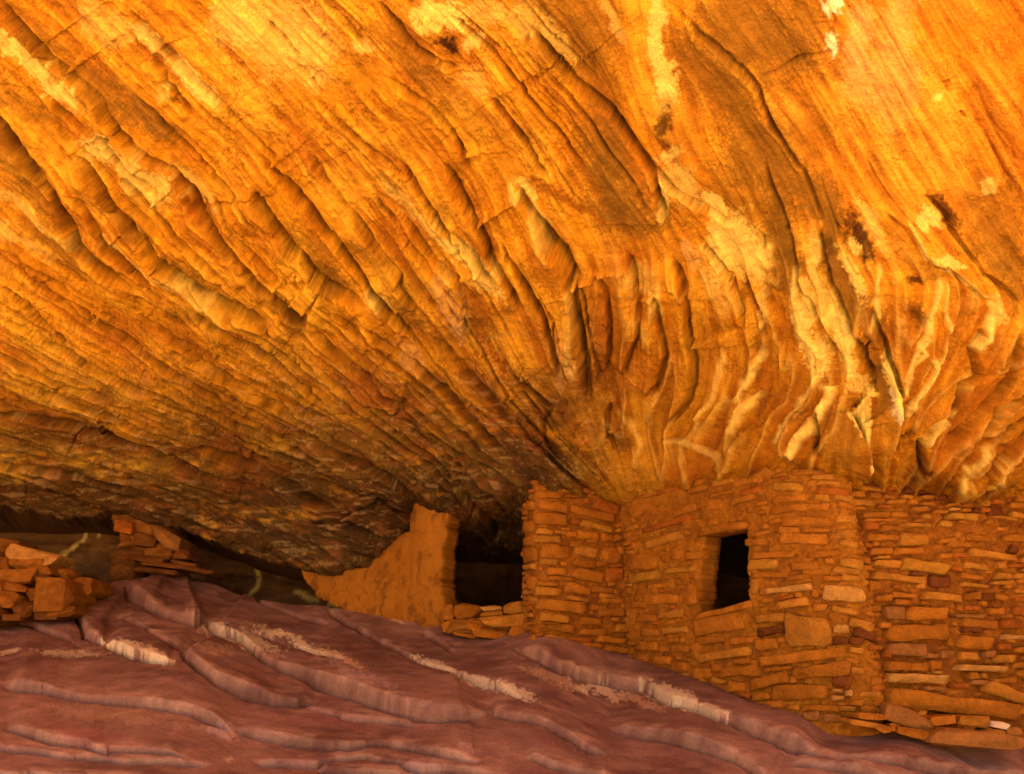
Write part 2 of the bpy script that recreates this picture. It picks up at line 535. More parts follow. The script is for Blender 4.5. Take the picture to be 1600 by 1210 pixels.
# ledges and cracks of the overhang: (line, raised height in mm on the side, its reach, groove depth mm, groove width, side)
U, D = 1, -1
STEP = [
    ([(-60, -50), (0, 12), (40, 55), (85, 100), (115, 127), (148, 155), (160, 178), (185, 212), (205, 238), (230, 256), (262, 272), (285, 300), (300, 325), (313, 357), (345, 380)], 55, 38, 60, 5, D),
    ([(60, 95), (85, 120), (120, 152), (150, 178)], 18, 20, 20, 3, U),
    ([(0, 137), (30, 140), (70, 160)], 14, 26, 12, 3, D),
    ([(-60, 140), (0, 203), (25, 235), (45, 258), (58, 285), (75, 300), (95, 322), (108, 350), (112, 368), (128, 390), (150, 408), (190, 440), (230, 462)], 60, 40, 75, 6, U),
    ([(100, 300), (128, 322), (140, 345), (155, 373), (150, 381), (175, 398), (205, 422), (240, 445)], 45, 30, 45, 4, U),
    ([(110, 240), (135, 270), (162, 305), (187, 335), (212, 365), (235, 392), (260, 417), (287, 440), (312, 458), (332, 475), (350, 481), (385, 500), (430, 530)], 85, 48, 100, 7, U),
    ([(180, 270), (225, 320), (250, 347), (275, 377), (305, 410), (350, 445)], 40, 30, 35, 5, D),
    ([(265, 285), (280, 302), (297, 330), (312, 352), (330, 366), (345, 385), (370, 408), (395, 440)], 50, 34, 50, 4, U),
    ([(320, 308), (345, 340), (362, 370), (385, 395), (420, 428), (450, 452)], 34, 30, 35, 3, U),
    ([(370, 425), (398, 450), (420, 470), (445, 495), (478, 517)], 48, 22, 60, 5, U),
    ([(390, 290), (405, 325), (425, 352), (450, 388), (475, 405), (487, 424), (505, 440), (525, 451), (545, 462), (575, 482)], 85, 46, 95, 6, U),
    ([(400, 240), (450, 300), (492, 347), (527, 384), (540, 402), (560, 430), (575, 456), (581, 466), (600, 490), (625, 516), (650, 540)], 70, 44, 75, 5, U),
    ([(470, 240), (517, 300), (542, 330), (565, 365), (582, 381), (612, 407), (616, 420), (627, 437), (620, 447), (632, 470), (650, 497)], 50, 40, 35, 4, D),
    ([(590, 300), (625, 337), (650, 367), (665, 390), (675, 410), (702, 422), (712, 440), (726, 462), (722, 480), (719, 500), (726, 525), (722, 546)], 48, 40, 30, 4, D),
    ([(620, 250), (650, 300), (672, 324), (680, 340), (695, 356), (725, 384), (755, 418), (775, 450)], 48, 38, 45, 4, U),
    ([(690, 255), (712, 305), (725, 340), (750, 368), (760, 396), (762, 408), (778, 428), (797, 455), (815, 490)], 62, 40, 65, 5, U),
    ([(225, 55), (257, 82), (300, 125), (350, 172), (397, 215), (430, 255), (455, 285)], 34, 34, 28, 3, D),
    ([(230, 95), (262, 130), (282, 155), (292, 172), (298, 190)], 38, 26, 40, 4, U),
    ([(190, 5), (212, 30), (245, 68), (252, 80)], 30, 30, 20, 3, D),
    ([(490, 150), (520, 185), (560, 225), (600, 255), (640, 285)], 26, 30, 26, 3, U),
    ([(505, 0), (540, 35), (575, 78), (582, 85)], 22, 26, 15, 3, D),
    ([(590, 0), (600, 15), (630, 55), (655, 85), (690, 105), (720, 112)], 40, 36, 48, 4, U),
    ([(600, 120), (655, 155), (700, 200), (720, 240), (728, 285)], 40, 30, 45, 4, U),
    ([(820, 40), (855, 75), (900, 135), (950, 178), (980, 215), (1015, 270), (1026, 315), (1037, 345), (1035, 380)], 62, 50, 60, 5, D),
    ([(1040, 0), (1070, 30), (1120, 75), (1180, 132), (1200, 190), (1240, 250), (1275, 288), (1279, 330), (1283, 358)], 48, 46, 50, 4, D),
    ([(1283, 358), (1295, 400), (1307, 450), (1325, 487), (1350, 531), (1365, 567), (1365, 592)], 80, 36, 80, 5, U),
    ([(1185, 130), (1225, 101), (1280, 86), (1315, 80)], 26, 36, 26, 3, D),
    ([(1015, 270), (1060, 312), (1100, 331), (1132, 350), (1165, 346)], 45, 32, 26, 4, D),
    ([(1050, 250), (1085, 280), (1130, 310), (1175, 345), (1195, 375), (1200, 410)], 34, 28, 26, 3, U),
    ([(1190, 240), (1215, 300), (1237, 365), (1242, 415), (1257, 455), (1272, 483), (1305, 533), (1320, 570)], 46, 34, 48, 4, U),
    ([(800, 290), (840, 347), (860, 385), (885, 417), (895, 455), (901, 492), (907, 537), (911, 575), (915, 605), (917, 640)], 100, 50, 110, 7, D),
    ([(780, 380), (800, 420), (815, 442), (830, 470), (850, 500), (862, 540), (870, 590)], 55, 26, 55, 4, D),
    ([(815, 400), (826, 427), (850, 458), (875, 500), (885, 550)], 36, 22, 30, 3, U),
    ([(915, 420), (938, 440), (947, 487), (950, 522), (945, 575), (939, 594)], 62, 44, 35, 3, D),
    ([(975, 400), (992, 450), (997, 490), (992, 535), (980, 560), (970, 590)], 62, 44, 30, 3, D),
    ([(1015, 440), (1022, 480), (1026, 497), (1030, 525), (1039, 550), (1036, 572), (1027, 597), (1010, 620)], 62, 40, 45, 4, D),
    ([(1045, 400), (1065, 445), (1072, 487), (1070, 525), (1080, 552), (1082, 602), (1070, 633), (1050, 656), (1040, 673)], 75, 48, 50, 4, D),
    ([(1090, 370), (1112, 402), (1142, 436), (1160, 477), (1163, 517)], 48, 38, 36, 3, D),
    ([(1160, 430), (1175, 455), (1187, 500), (1196, 534)], 38, 26, 30, 3, D),
    ([(800, 590), (830, 615), (865, 640), (845, 656), (850, 690), (880, 720)], 40, 30, 38, 4, D),
    ([(952, 630), (945, 662), (960, 706)], 36, 24, 40, 4, D),
    ([(1281, 650), (1275, 682), (1276, 716)], 10, 14, 120, 4, U),
    ([(1355, 480), (1372, 520), (1390, 570), (1408, 616), (1405, 652), (1395, 697), (1400, 715)], 110, 36, 80, 5, D),
    ([(1364, 560), (1365, 594), (1340, 627), (1330, 636)], 40, 30, 40, 4, D),
    ([(1330, 640), (1350, 686), (1361, 712), (1356, 752)], 65, 36, 40, 4, D),
    ([(1410, 690), (1432, 682)], 20, 16, 60, 3, D),
    ([(1545, 500), (1525, 548), (1545, 566), (1542, 584), (1510, 604), (1505, 627), (1485, 656), (1450, 678), (1442, 696), (1443, 734), (1425, 752)], 62, 40, 40, 4, U),
    ([(1600, 520), (1590, 570), (1575, 602), (1557, 633), (1525, 666), (1475, 701)], 50, 36, 34, 4, U),
    ([(1660, 590), (1600, 617), (1562, 638), (1530, 690)], 44, 34, 30, 4, U),
    ([(1660, 630), (1600, 651), (1557, 671), (1554, 694)], 44, 30, 34, 4, U),
    ([(1660, 650), (1600, 676), (1575, 706), (1537, 741), (1502, 757)], 44, 30, 34, 4, U),
    ([(1380, 330), (1417, 357), (1435, 388), (1455, 411), (1480, 418), (1510, 441), (1520, 461), (1560, 473)], 40, 30, 26, 4, U),
    ([(1440, 300), (1460, 310), (1480, 335), (1490, 360), (1510, 385), (1545, 440), (1570, 445), (1600, 480)], 26, 26, 26, 4, U),
    ([(1470, 130), (1484, 118), (1480, 140)], 12, 14, 22, 3, U),
    ([(1500, 170), (1510, 182)], 10, 12, 25, 3, U),
    ([(1298, -20), (1290, 6), (1300, 24), (1312, 34), (1293, 58), (1296, 75), (1314, 84), (1318, 95)], 26, 40, 14, 3, D),
    ([(830, 770), (760, 730), (700, 690), (640, 655), (560, 630)], 30, 40, 36, 4, D),
    ([(0, 450), (40, 480), (80, 520), (105, 545)], 26, 18, 36, 3, D),
    ([(20, 430), (60, 455), (120, 500), (180, 530), (240, 560)], 22, 16, 36, 3, U),
    ([(100, 470), (160, 520), (230, 560), (300, 600), (360, 640)], 26, 18, 40, 3, U),
    ([(200, 480), (260, 530), (330, 580), (400, 620), (470, 660)], 26, 22, 30, 3, D),
    ([(0, 500), (80, 540), (150, 580), (220, 610), (300, 640)], 26, 20, 36, 3, U),
    ([(-60, 540), (40, 580), (120, 610), (210, 640)], 24, 22, 30, 3, U),
    ([(480, 520), (540, 570), (600, 610), (660, 650), (720, 700)], 32, 30, 36, 4, U),
    ([(560, 500), (620, 550), (680, 600), (740, 660), (790, 720)], 34, 30, 38, 4, D),
    ([(660, 520), (700, 560), (760, 620), (800, 670)], 32, 26, 36, 4, U),
    ([(-60, 640), (60, 660), (180, 690), (300, 735), (400, 765)], 40, 34, 44, 4, D),
    ([(-60, 720), (40, 735), (120, 745), (220, 775)], 44, 32, 44, 4, U),
    ([(300, 700), (400, 735), (480, 780), (540, 820), (600, 850)], 46, 34, 50, 4, U),
    ([(480, 690), (560, 725), (620, 760), (650, 790)], 40, 30, 44, 4, U),
    ([(480, 830), (540, 800), (600, 790), (650, 800)], 36, 22, 36, 4, D),
]
# crests between the scoops: (line, height mm, reach, pale)
RIDGE = [
    ([(1262, 560), (1282, 592), (1252, 628), (1232, 663), (1200, 702)], 60, 20, .7),
    ([(1300, 600), (1300, 626), (1295, 643), (1280, 651), (1267, 671), (1250, 691), (1227, 723)], 60, 18, .7),
    ([(1450, 500), (1437, 553), (1420, 596), (1410, 633)], 48, 18, .7),
    ([(1490, 525), (1475, 551), (1457, 571), (1455, 598), (1432, 616), (1425, 633), (1412, 663)], 50, 18, .6),
    ([(1480, 437), (1475, 471), (1477, 498), (1490, 526)], 40, 14, .7),
    ([(1480, 433), (1466, 438), (1460, 456), (1463, 476), (1450, 512), (1440, 546), (1422, 586)], 44, 14, .7),
    ([(1380, 410), (1372, 441), (1360, 461), (1362, 491), (1372, 516)], 40, 14, .7),
    ([(1561, 472), (1550, 508), (1520, 551)], 52, 16, .9),
    ([(1417, 320), (1415, 350), (1437, 388), (1457, 411), (1485, 418), (1512, 442), (1525, 460), (1560, 472)], 30, 12, .7),
    ([(1200, 606), (1155, 641), (1145, 683)], 50, 20, .5),
    ([(1195, 530), (1190, 560), (1165, 600), (1150, 640)], 44, 18, .6),
    ([(1130, 545), (1125, 590), (1105, 640), (1085, 670)], 46, 18, .4),
    ([(1240, 420), (1250, 480), (1262, 540), (1275, 580)], 40, 16, .9),
    ([(1320, 490), (1330, 560), (1325, 600)], 40, 22, .8),
    ([(960, 640), (985, 660), (1000, 690), (990, 740)], 36, 20, .3),
    ([(1040, 690), (1075, 690), (1110, 710), (1130, 740)], 36, 20, .4),
    ([(1390, 560), (1402, 610), (1402, 650)], 40, 12, 1.0),
    ([(1345, 640), (1358, 690), (1358, 745)], 44, 12, .9),
    ([(885, 430), (892, 470), (896, 520), (890, 570), (905, 600)], 40, 16, .4),
    ([(1500, 640), (1470, 665), (1440, 700)], 40, 14, .5),
    ([(1550, 690), (1530, 720), (1505, 745), (1495, 770)], 40, 14, .6),
    ([(1600, 690), (1570, 720), (1540, 750)], 40, 14, .5),
]
# mineral stains and painted pits (x, y, rx, ry, turn, kind, strength)
STAIN_PIT = [
    # brown varnish
    (955, 265, 34, 95, -12, 'v', .9), (985, 335, 60, 36, 10, 'v', .8), (890, 45, 80, 70, 30, 'v', .75), (930, 110, 40, 60, -30, 'v', .5), (1170, 55, 100, 62, 35, 'v', .85), (1250, 40, 50, 70, 0, 'v', .7), (1120, 120, 40, 90, -45, 'v', .75),
    (1190, 230, 46, 90, -35, 'v', .85), (1165, 300, 40, 70, -40, 'v', .6), (1255, 210, 46, 50, 20, 'v', .4), (1225, 380, 24, 95, -8, 'v', .95), (1298, 350, 22, 70, -10, 'v', 1), (1314, 425, 19, 75, -15, 'v', 1), (1348, 480, 17, 80, -28, 'v', 1), (1378, 565, 14, 75, -14, 'v', 1), (1262, 300, 30, 50, -20, 'v', .8),
    (1380, 620, 12, 50, 0, 'v', .8), (1420, 395, 40, 20, 45, 'v', .5), (1460, 425, 26, 16, 10, 'v', .6), (1560, 370, 44, 60, -20, 'v', .65), (1590, 440, 36, 50, -30, 'v', .6), (1540, 300, 40, 30, 0, 'v', .4), (1210, 440, 16, 18, 0, 'v', .7),
    (640, 60, 40, 60, -40, 'v', .4), (690, 140, 60, 22, 42, 'v', .55), (760, 200, 50, 20, 45, 'v', .4), (560, 90, 40, 20, 45, 'v', .35), (100, 105, 130, 22, 43, 'v', .55), (170, 150, 30, 24, 30, 'v', .5), (225, 190, 55, 15, 30, 'v', .8), (250, 205, 22, 12, 20, 'v', .9),
    (40, 165, 60, 22, 30, 'v', .6), (25, 240, 60, 16, 45, 'v', .7), (60, 310, 70, 18, 40, 'v', .6), (100, 390, 80, 14, 38, 'v', .7), (210, 350, 60, 18, 44, 'v', .5), (285, 425, 50, 16, 42, 'v', .8), (440, 490, 50, 10, 45, 'v', .9), (500, 400, 60, 18, 50, 'v', .6), (520, 435, 40, 14, 40, 'v', .8),
    (575, 400, 50, 16, 42, 'v', .5), (625, 490, 40, 20, 45, 'v', .7), (655, 450, 40, 16, 50, 'v', .5), (750, 480, 16, 40, -10, 'r', .8), (760, 385, 12, 26, -20, 'r', .8), (690, 330, 16, 24, -40, 'v', .6), (730, 510, 14, 26, -10, 'v', .7),
    (860, 410, 24, 55, -28, 'r', .6), (920, 470, 22, 60, 0, 'r', .55), (970, 500, 20, 60, 0, 'r', .45), (1010, 470, 14, 40, 0, 'r', .5), (1045, 540, 16, 60, 0, 'r', .5), (1110, 540, 30, 70, 0, 'r', .5), (930, 560, 24, 60, 0, 'r', .6),
    (1000, 580, 40, 40, 0, 'r', .5), (1045, 600, 20, 60, 10, 'r', .5), (1370, 520, 30, 40, 0, 'r', .3), (1420, 520, 36, 50, 0, 'r', .65), (1500, 500, 26, 50, 0, 'r', .65), (1470, 560, 20, 40, 0, 'r', .5), (1560, 560, 40, 40, 0, 'r', .5),
    (1430, 490, 22, 16, 0, 'k', .5), (1540, 620, 50, 30, -45, 'r', .7), (1450, 640, 26, 30, 0, 'r', .6), (1480, 700, 50, 26, -35, 'r', .7), (1570, 700, 50, 30, -35, 'r', .7), (1320, 680, 40, 46, 0, 'v', .6), (1345, 725, 12, 26, 0, 'r', .7), (1220, 640, 24, 26, 0, 'r', .7),
    (1240, 690, 26, 22, -40, 'r', .6), (1200, 560, 14, 60, 0, 'r', .6), (1060, 740, 30, 16, 20, 'r', .8), (1085, 735, 20, 14, 0, 'r', .7), (1150, 700, 30, 24, -30, 'v', .4), (1440, 745, 22, 14, 0, 'k', .6), (1480, 755, 22, 14, 0, 'k', .5), (1550, 760, 40, 16, -20, 'k', .4),
    (970, 690, 8, 16, 0, 'k', .6), (985, 692, 8, 16, 0, 'k', .6), (870, 705, 40, 14, 40, 'k', .5), (820, 720, 46, 16, 38, 'k', .6), (905, 645, 40, 30, 0, 'v', .4),
    # pits: the shade inside them painted as dark patches
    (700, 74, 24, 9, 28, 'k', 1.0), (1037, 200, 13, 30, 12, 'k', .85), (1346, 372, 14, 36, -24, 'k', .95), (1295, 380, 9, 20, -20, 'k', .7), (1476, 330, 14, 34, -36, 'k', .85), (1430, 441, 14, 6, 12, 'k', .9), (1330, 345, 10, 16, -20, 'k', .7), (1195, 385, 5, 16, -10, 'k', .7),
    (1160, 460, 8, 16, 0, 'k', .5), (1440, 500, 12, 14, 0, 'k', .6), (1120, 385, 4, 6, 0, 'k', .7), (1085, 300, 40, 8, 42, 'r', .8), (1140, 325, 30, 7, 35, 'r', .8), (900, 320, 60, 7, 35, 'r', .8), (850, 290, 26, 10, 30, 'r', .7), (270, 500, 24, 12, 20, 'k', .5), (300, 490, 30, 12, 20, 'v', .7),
    # pale stone
    (1028, 60, 11, 60, 3, 'p', 1.0), (1038, 130, 18, 40, 0, 'p', 1.0), (1025, 10, 9, 20, 0, 'p', 1.0), (1042, 242, 26, 9, -35, 'p', .7), (1060, 285, 34, 26, 35, 'p', .6), (1110, 325, 26, 12, 35, 'p', .9), (1148, 382, 40, 52, -20, 'p', .95), (1185, 412, 24, 26, 0, 'p', .7), (1300, 10, 11, 20, 0, 'w', 1.0), (1300, 66, 9, 18, 0, 'w', 1.0),
    (1340, 60, 20, 60, 0, 'n', .7), (1400, 90, 30, 110, 0, 'n', .5), (1345, 120, 30, 50, -20, 'n', .5), (1550, 290, 12, 16, 0, 'p', .7), (1465, 148, 7, 6, 0, 'p', .9), (1450, 345, 20, 13, 20, 'p', 1.0), (1480, 408, 26, 6, 20, 'p', .9), (1560, 485, 12, 24, -20, 'p', .6), (1335, 380, 7, 14, -20, 'p', .9), (1365, 350, 14, 46, -30, 'p', .5),
    (1285, 470, 12, 46, -20, 'p', .6), (1310, 500, 14, 50, -28, 'p', .8), (1255, 520, 14, 60, -18, 'p', .9), (1280, 560, 22, 30, -10, 'p', .7), (1345, 600, 20, 20, 0, 'p', .5), (1400, 625, 9, 30, 0, 'w', .8), (1360, 610, 12, 12, 0, 'p', .8), (1345, 650, 12, 30, 0, 'p', .8), (1355, 730, 5, 26, 0, 'p', .8),
    (55, 100, 80, 13, 44, 'p', .8), (20, 70, 40, 10, 45, 'p', .7), (100, 150, 40, 13, 30, 'p', .75), (150, 240, 26, 30, -40, 'p', .7), (215, 275, 60, 22, 42, 'p', .7), (300, 300, 50, 14, 42, 'p', .4), (300, 130, 50, 12, 44, 'p', .8), (225, 60, 34, 10, 45, 'p', .7), (255, 145, 12, 14, 0, 'p', .5),
    (160, 40, 50, 26, 40, 'p', .4), (440, 60, 90, 60, 30, 'p', .45), (360, 40, 40, 40, 0, 'p', .4), (690, 25, 46, 22, 20, 'p', .9), (740, 70, 16, 10, 0, 'p', .7), (760, 20, 30, 20, 0, 'p', .4), (740, 130, 26, 14, 45, 'p', .4), (480, 100, 50, 16, 45, 'p', .3), (570, 75, 14, 12, 40, 'p', .6),
    (740, 410, 70, 16, 48, 'p', .8), (690, 370, 60, 10, 45, 'p', .5), (630, 320, 50, 10, 48, 'p', .4), (700, 470, 20, 50, -20, 'n', .6), (715, 520, 12, 24, 0, 'n', .7), (590, 470, 26, 8, 35, 'p', .7), (640, 560, 30, 14, 40, 'n', .5), (300, 460, 60, 8, 35, 'p', .5), (200, 400, 60, 8, 40, 'p', .4), (60, 340, 90, 8, 36, 'p', .5),
    (30, 370, 60, 14, 34, 'p', .4), (840, 345, 10, 40, -20, 'p', .5), (815, 300, 16, 20, -30, 'p', .6), (880, 560, 14, 50, 0, 'n', .5), (1000, 440, 26, 20, 0, 'p', .35), (1025, 470, 8, 26, 0, 'p', .6), (1190, 480, 8, 30, 0, 'p', .6), (1085, 405, 16, 20, 0, 'n', .6), (1120, 440, 16, 30, -20, 'p', .4),
    (1335, 425, 9, 46, -24, 'p', .75), (1396, 590, 7, 40, -16, 'p', .95), (1272, 400, 8, 40, -6, 'p', .7), (1262, 470, 9, 40, -16, 'p', .8), (1325, 560, 12, 40, -12, 'p', .7),
    (1035, 320, 6, 30, 0, 'p', .8), (870, 60, 10, 40, -30, 'p', .4), (820, 30, 30, 20, 30, 'p', .4), (960, 40, 8, 40, -30, 'p', .4),
]
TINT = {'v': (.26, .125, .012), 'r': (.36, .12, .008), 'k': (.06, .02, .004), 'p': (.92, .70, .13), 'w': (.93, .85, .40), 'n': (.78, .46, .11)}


def stains(PX, PY, col, lst, tint=TINT, brk=.9):
    wx = (fbm(PX / 26, PY / 26, 4, 31) - .5) * 34 + (fbm(PX / 7, PY / 7, 3, 37) - .5) * 16
    wy = (fbm(PX / 26 + 50, PY / 26, 4, 33) - .5) * 34 + (fbm(PX / 7 + 50, PY / 7, 3, 39) - .5) * 16
    grit = fbm(PX / 3.2, PY / 3.2, 3, 41) - .5
    for (x, y, a, b, t, k, s) in lst:
        pad = max(a, b) * 1.7 + 20
        m = (np.abs(PX - x) < pad) & (np.abs(PY - y) < pad)
        i = np.nonzero(m.ravel())[0]
        if not len(i):
            continue
        q = min(1.0, min(a, b) / 16.0)
        ux = PX.ravel()[i] - x + wx.ravel()[i] * q
        uy = PY.ravel()[i] - y + wy.ravel()[i] * q
        c, s_ = math.cos(RAD(t)), math.sin(RAD(t))
        e = np.hypot((ux * c + uy * s_) / a, (-ux * s_ + uy * c) / b)
        soft = .34 if k in 'pwn' else .5
        w = s * sst(1 + soft, 1 - soft, e + grit.ravel()[i] * brk)[:, None]
        cc = col.reshape(-1, 3)
        cc[i] = cc[i] * (1 - w) + np.array(tint[k]) * w
    return col


# low border of the overhang (it runs on behind the walls)
BX = [-700, 0, 100, 180, 250, 330, 400, 480, 560, 640, 700, 760, 830, 900, 980, 1100, 1250, 1350, 1500, 1600, 2300]
BY = [792, 802, 802, 803, 818, 850, 872, 890, 900, 880, 850, 872, 850, 830, 830, 800, 780, 800, 815, 815, 830]


def build_overhang():
    cols = np.concatenate([np.arange(-520, -170, 14), np.arange(-170, 1770, 1.65), np.arange(1770, 2160, 14)])
    nr = 650
    py0 = -150.0
    b = np.interp(cols, BX, BY) + (fbm(cols / 60, cols * 0, 3, 5) - .5) * 26
    t = np.linspace(0, 1, nr)[:, None]
    PY = py0 + (b[None] - py0) * t
    PX = np.repeat(cols[None], nr, 0)
    Y = tps_eval(CEIL, PX, PY)
    Y = np.clip(Y, 1.6, 10)
    base = at(PX, PY, Y)
    # normal towards the open side
    du = np.gradient(base, axis=1)
    dv = np.gradient(base, axis=0)
    n = np.cross(du, dv)
    n /= np.linalg.norm(n, axis=-1, keepdims=True) + 1e-12
    sg = np.sign((n * -base).sum(-1, keepdims=True))
    n = n * sg
    # relief
    l0, l1, l2, l3 = (lic(q, PX, PY) for q in range(4))
    wrp = (fbm(PX / 40, PY / 40, 4, 3) - .5)
    left = sst(980, 780, PX) * sst(760, 560, PY + .12 * PX)          # long tongues
    low = sst(480, 700, PY + .08 * np.minimum(PX, 900)) * sst(1050, 850, PX)   # thin beds, sooted
    right = sst(780, 980, PX) * sst(330, 470, PY + (PX < 1150) * 0)  # scoops
    top = sst(420, 240, PY)
    h = np.zeros(PX.shape)

    def terrace(f, k, sharp):
        g = f * k
        fl = np.floor(g)
        fr = g - fl
        return (fl + sst(1 - sharp, 1, fr) * 1.0 + .35 * fr * (1 - sst(1 - sharp, 1, fr))) / k
    f_big = l3 * .9 + l2 * .3 + wrp * .8
    h += .014 * terrace(f_big, 1.0, .09) * (.40 + .60 * np.maximum(left, .25 * top)) * (1 - .4 * low)
    f_med = l2 + .25 * l1 + wrp * 1.2
    h += .0045 * terrace(f_med + 9, 1.1, .12) * (.7 + .3 * left + .3 * low)
    f_sm = l1 + .15 * l0 + (fbm(PX / 12, PY / 12, 3, 15) - .5) * 1.6
    h += .0024 * terrace(f_sm + 9, 1.0, .16) * (.9 + .9 * low)
    h += .006 * l2 + .0022 * l1
    # scoops with sharp crests
    rd = 1 - np.minimum(1, np.abs(l2 * .45 + l3 * .45 + wrp * .7))
    h += .052 * (rd ** 2.4) * right * (1 - low)
    rd2 = 1 - np.minimum(1, np.abs(l1 * .5 + wrp * 1.4 + .2))
    h += .010 * rd2 ** 2 * right
    # crumbled skin of the low roof
    f1, f2, cid = cells(PX / 30 + l1 * .5 + wrp * 2, PY / 11 + l2 * .4 - PX / 40, 44)
    h += low * .005 * cid
    f1b, f2b, cidb = cells(PX / 90 + wrp * 4 + l1 * .2, PY / 30 + l2 * .5 - PX / 110, 48)
    h += low * (.030 * cidb)
    # thin plates flaking off
    f1c, f2c, cidc = cells(PX / 110 + wrp * 3 + l2 * .5, PY / 110 + l3 * .6 + wrp * 3, 52)
    h += .010 * cidc * (1 - low)
    h += .0026 * l0 * (.3 + .5 * left + low) + .0035 * (fbm(PX / 3.6, PY / 3.6, 3, 19) - .5) + .02 * (fbm(PX / 60, PY / 60, 3, 17) - .5)
    # keep the run of the roof: take out its slow drift
    bs = 40
    sub = h[::8, 24:-24:8]
    kk = np.ones(21) / 21
    pad = np.pad(sub, 10, mode='edge')
    pad = np.apply_along_axis(lambda v: np.convolve(v, kk, 'valid'), 0, pad)
    pad = np.apply_along_axis(lambda v: np.convolve(v, kk, 'valid'), 1, pad)
    ri = np.minimum(np.arange(h.shape[0]) / 8.0, pad.shape[0] - 1.001)
    ci = np.clip((np.arange(h.shape[1]) - 24) / 8.0, 0, pad.shape[1] - 1.001)
    r0 = ri.astype(int)[:, None]
    c0 = ci.astype(int)[None]
    fr_, fc_ = ri[:, None] - r0, ci[None] - c0
    h -= (pad[r0, c0] * (1 - fc_) + pad[r0, c0 + 1] * fc_) * (1 - fr_) + (pad[r0 + 1, c0] * (1 - fc_) + pad[r0 + 1, c0 + 1] * fc_) * fr_
    crack = np.zeros(PX.shape).ravel()
    hr = h.ravel()
    hair_ = np.zeros(hr.shape)
    more = []
    rs = random.Random(5)
    for k in range(150):
        x, y = (rs.uniform(-160, 860), rs.uniform(-60, 780)) if k < 110 else (rs.uniform(500, 1760), rs.uniform(-100, 380))
        if k < 110 and y > 640 + .1 * x:
            continue
        nst = rs.randint(8, 34) if k < 110 else rs.randint(6, 18)
        line = []
        for _ in range(nst):
            line.append((x, y))
            c_ = bil(FC, rx, ry, RS, np.array([x]), np.array([y]))[0]
            s_ = bil(FS, rx, ry, RS, np.array([x]), np.array([y]))[0]
            x += 11 * float(c_) + rs.uniform(-1.5, 1.5)
            y += 11 * float(s_) + rs.uniform(-1.5, 1.5)
        q = rs.random()
        more.append((line, (8 + 26 * q * q) * (1 if k < 110 else .35), rs.uniform(10, 30), (14 + 44 * q * q) * (1 if k < 110 else .3), rs.uniform(1.8, 3.4), D if rs.random() < .75 else U))
    for k, (pts, A, reach, G, gw, side) in enumerate(STEP + more):
        if side == U and np.mean([p[0] for p in pts]) < 820 and k < len(STEP):
            side = D
        wp = wiggle(pts, 2.3, 15, k + 100)
        idx, d, s, al = polyline_field(PX, PY, wp, reach * 2.6 + 12)
        end = sst(0, .12, al) * sst(1, .88, al)
        vary = .55 + .9 * vn(al * 7 + k * 3.3, al * 0 + k, 29)
        sd = d * s * side
        rw = 1.1 + A / 70.0
        ramp = sst(-rw * .6, rw, sd)
        brk = np.clip(vn(al * 23 + k * 5.1, al * 0 + k, 32) * 3 - .9, 0, 1)
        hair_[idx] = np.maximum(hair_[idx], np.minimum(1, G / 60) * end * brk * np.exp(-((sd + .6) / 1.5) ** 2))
        lift = ramp * np.exp(-np.maximum(sd, 0) / reach) - (1 - ramp) * .25 * np.exp(-np.maximum(-sd, 0) / (reach * .8)) - .06
        ls = 1.0 + .25 * float(np.clip((900 - np.mean([p[0] for p in pts])) / 200, 0, 1))
        hr[idx] += end * vary * (A * .001) * lift * ls
        hr[idx] -= end * vary * (G * .001) * 1.5 * np.exp(-((sd + gw * .5) / (gw * .75)) ** 2)
    pale = np.zeros(hr.shape)
    hair = hair_
    for k, (pts, A, reach, p) in enumerate(RIDGE):
        wp = wiggle(pts, 5, 14, k + 300)
        idx, d, s, al = polyline_field(PX, PY, wp, reach * 3.2 + 8)
        end = sst(0, .15, al) * sst(1, .85, al)
        vary = .5 + vn(al * 6 + k * 2.1, al * 0 + k, 30)
        hr[idx] += end * (A * .001) * (np.exp(-d / reach) - .12) * vary
        pale[idx] = np.maximum(pale[idx], p * end * np.clip(1.35 - d / (reach * .34) * (.5 + vary * .6), 0, 1))
    h = hr.reshape(PX.shape)
    pale = pale.reshape(PX.shape)
    h = h * np.clip(Y / 5.2, .55, 1.3)
    V = base + n * h[..., None]
    # colour of the stone itself
    red = (sst(900, 1500, PX) * sst(520, 200, PY))[..., None]
    o1 = np.array((.70, .305, .011)) * (1 - red) + np.array((.72, .265, .012)) * red
    o2 = np.array((.92, .53, .036)) * (1 - red * .6) + np.array((.86, .44, .04)) * red * .6
    o3 = np.array((.48, .175, .010))
    m1 = np.clip(.55 + .34 * l2 + .2 * l1 + .9 * (fbm(PX / 90, PY / 90, 4, 6) - .5), 0, 1)[..., None]
    m2 = np.clip(.40 + .22 * l1 + .16 * l0 + .24 * l3 + 1.0 * (fbm(PX / 60 + 9, PY / 60, 5, 8) - .5), 0, 1)[..., None]
    col = o3 * (1 - m1) + o1 * m1
    col = col * (1 - .66 * m2 ** 1.5) + o2 * (.66 * m2 ** 1.5)
    # scooped band over the walls: rock browned to put its shade into the colour
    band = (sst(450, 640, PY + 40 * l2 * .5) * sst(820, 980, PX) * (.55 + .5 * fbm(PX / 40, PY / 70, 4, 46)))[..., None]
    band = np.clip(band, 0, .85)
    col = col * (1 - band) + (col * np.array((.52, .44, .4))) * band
    speck = np.clip((fbm(PX / 2.6, PY / 2.6, 3, 26) - .52) * 5, 0, 1) * np.clip((fbm(PX / 36, PY / 36, 3, 27) - .45) * 4, 0, 1)
    col = col * (1 - .45 * speck[..., None])
    col = stains(PX, PY, col, STAIN_PIT)
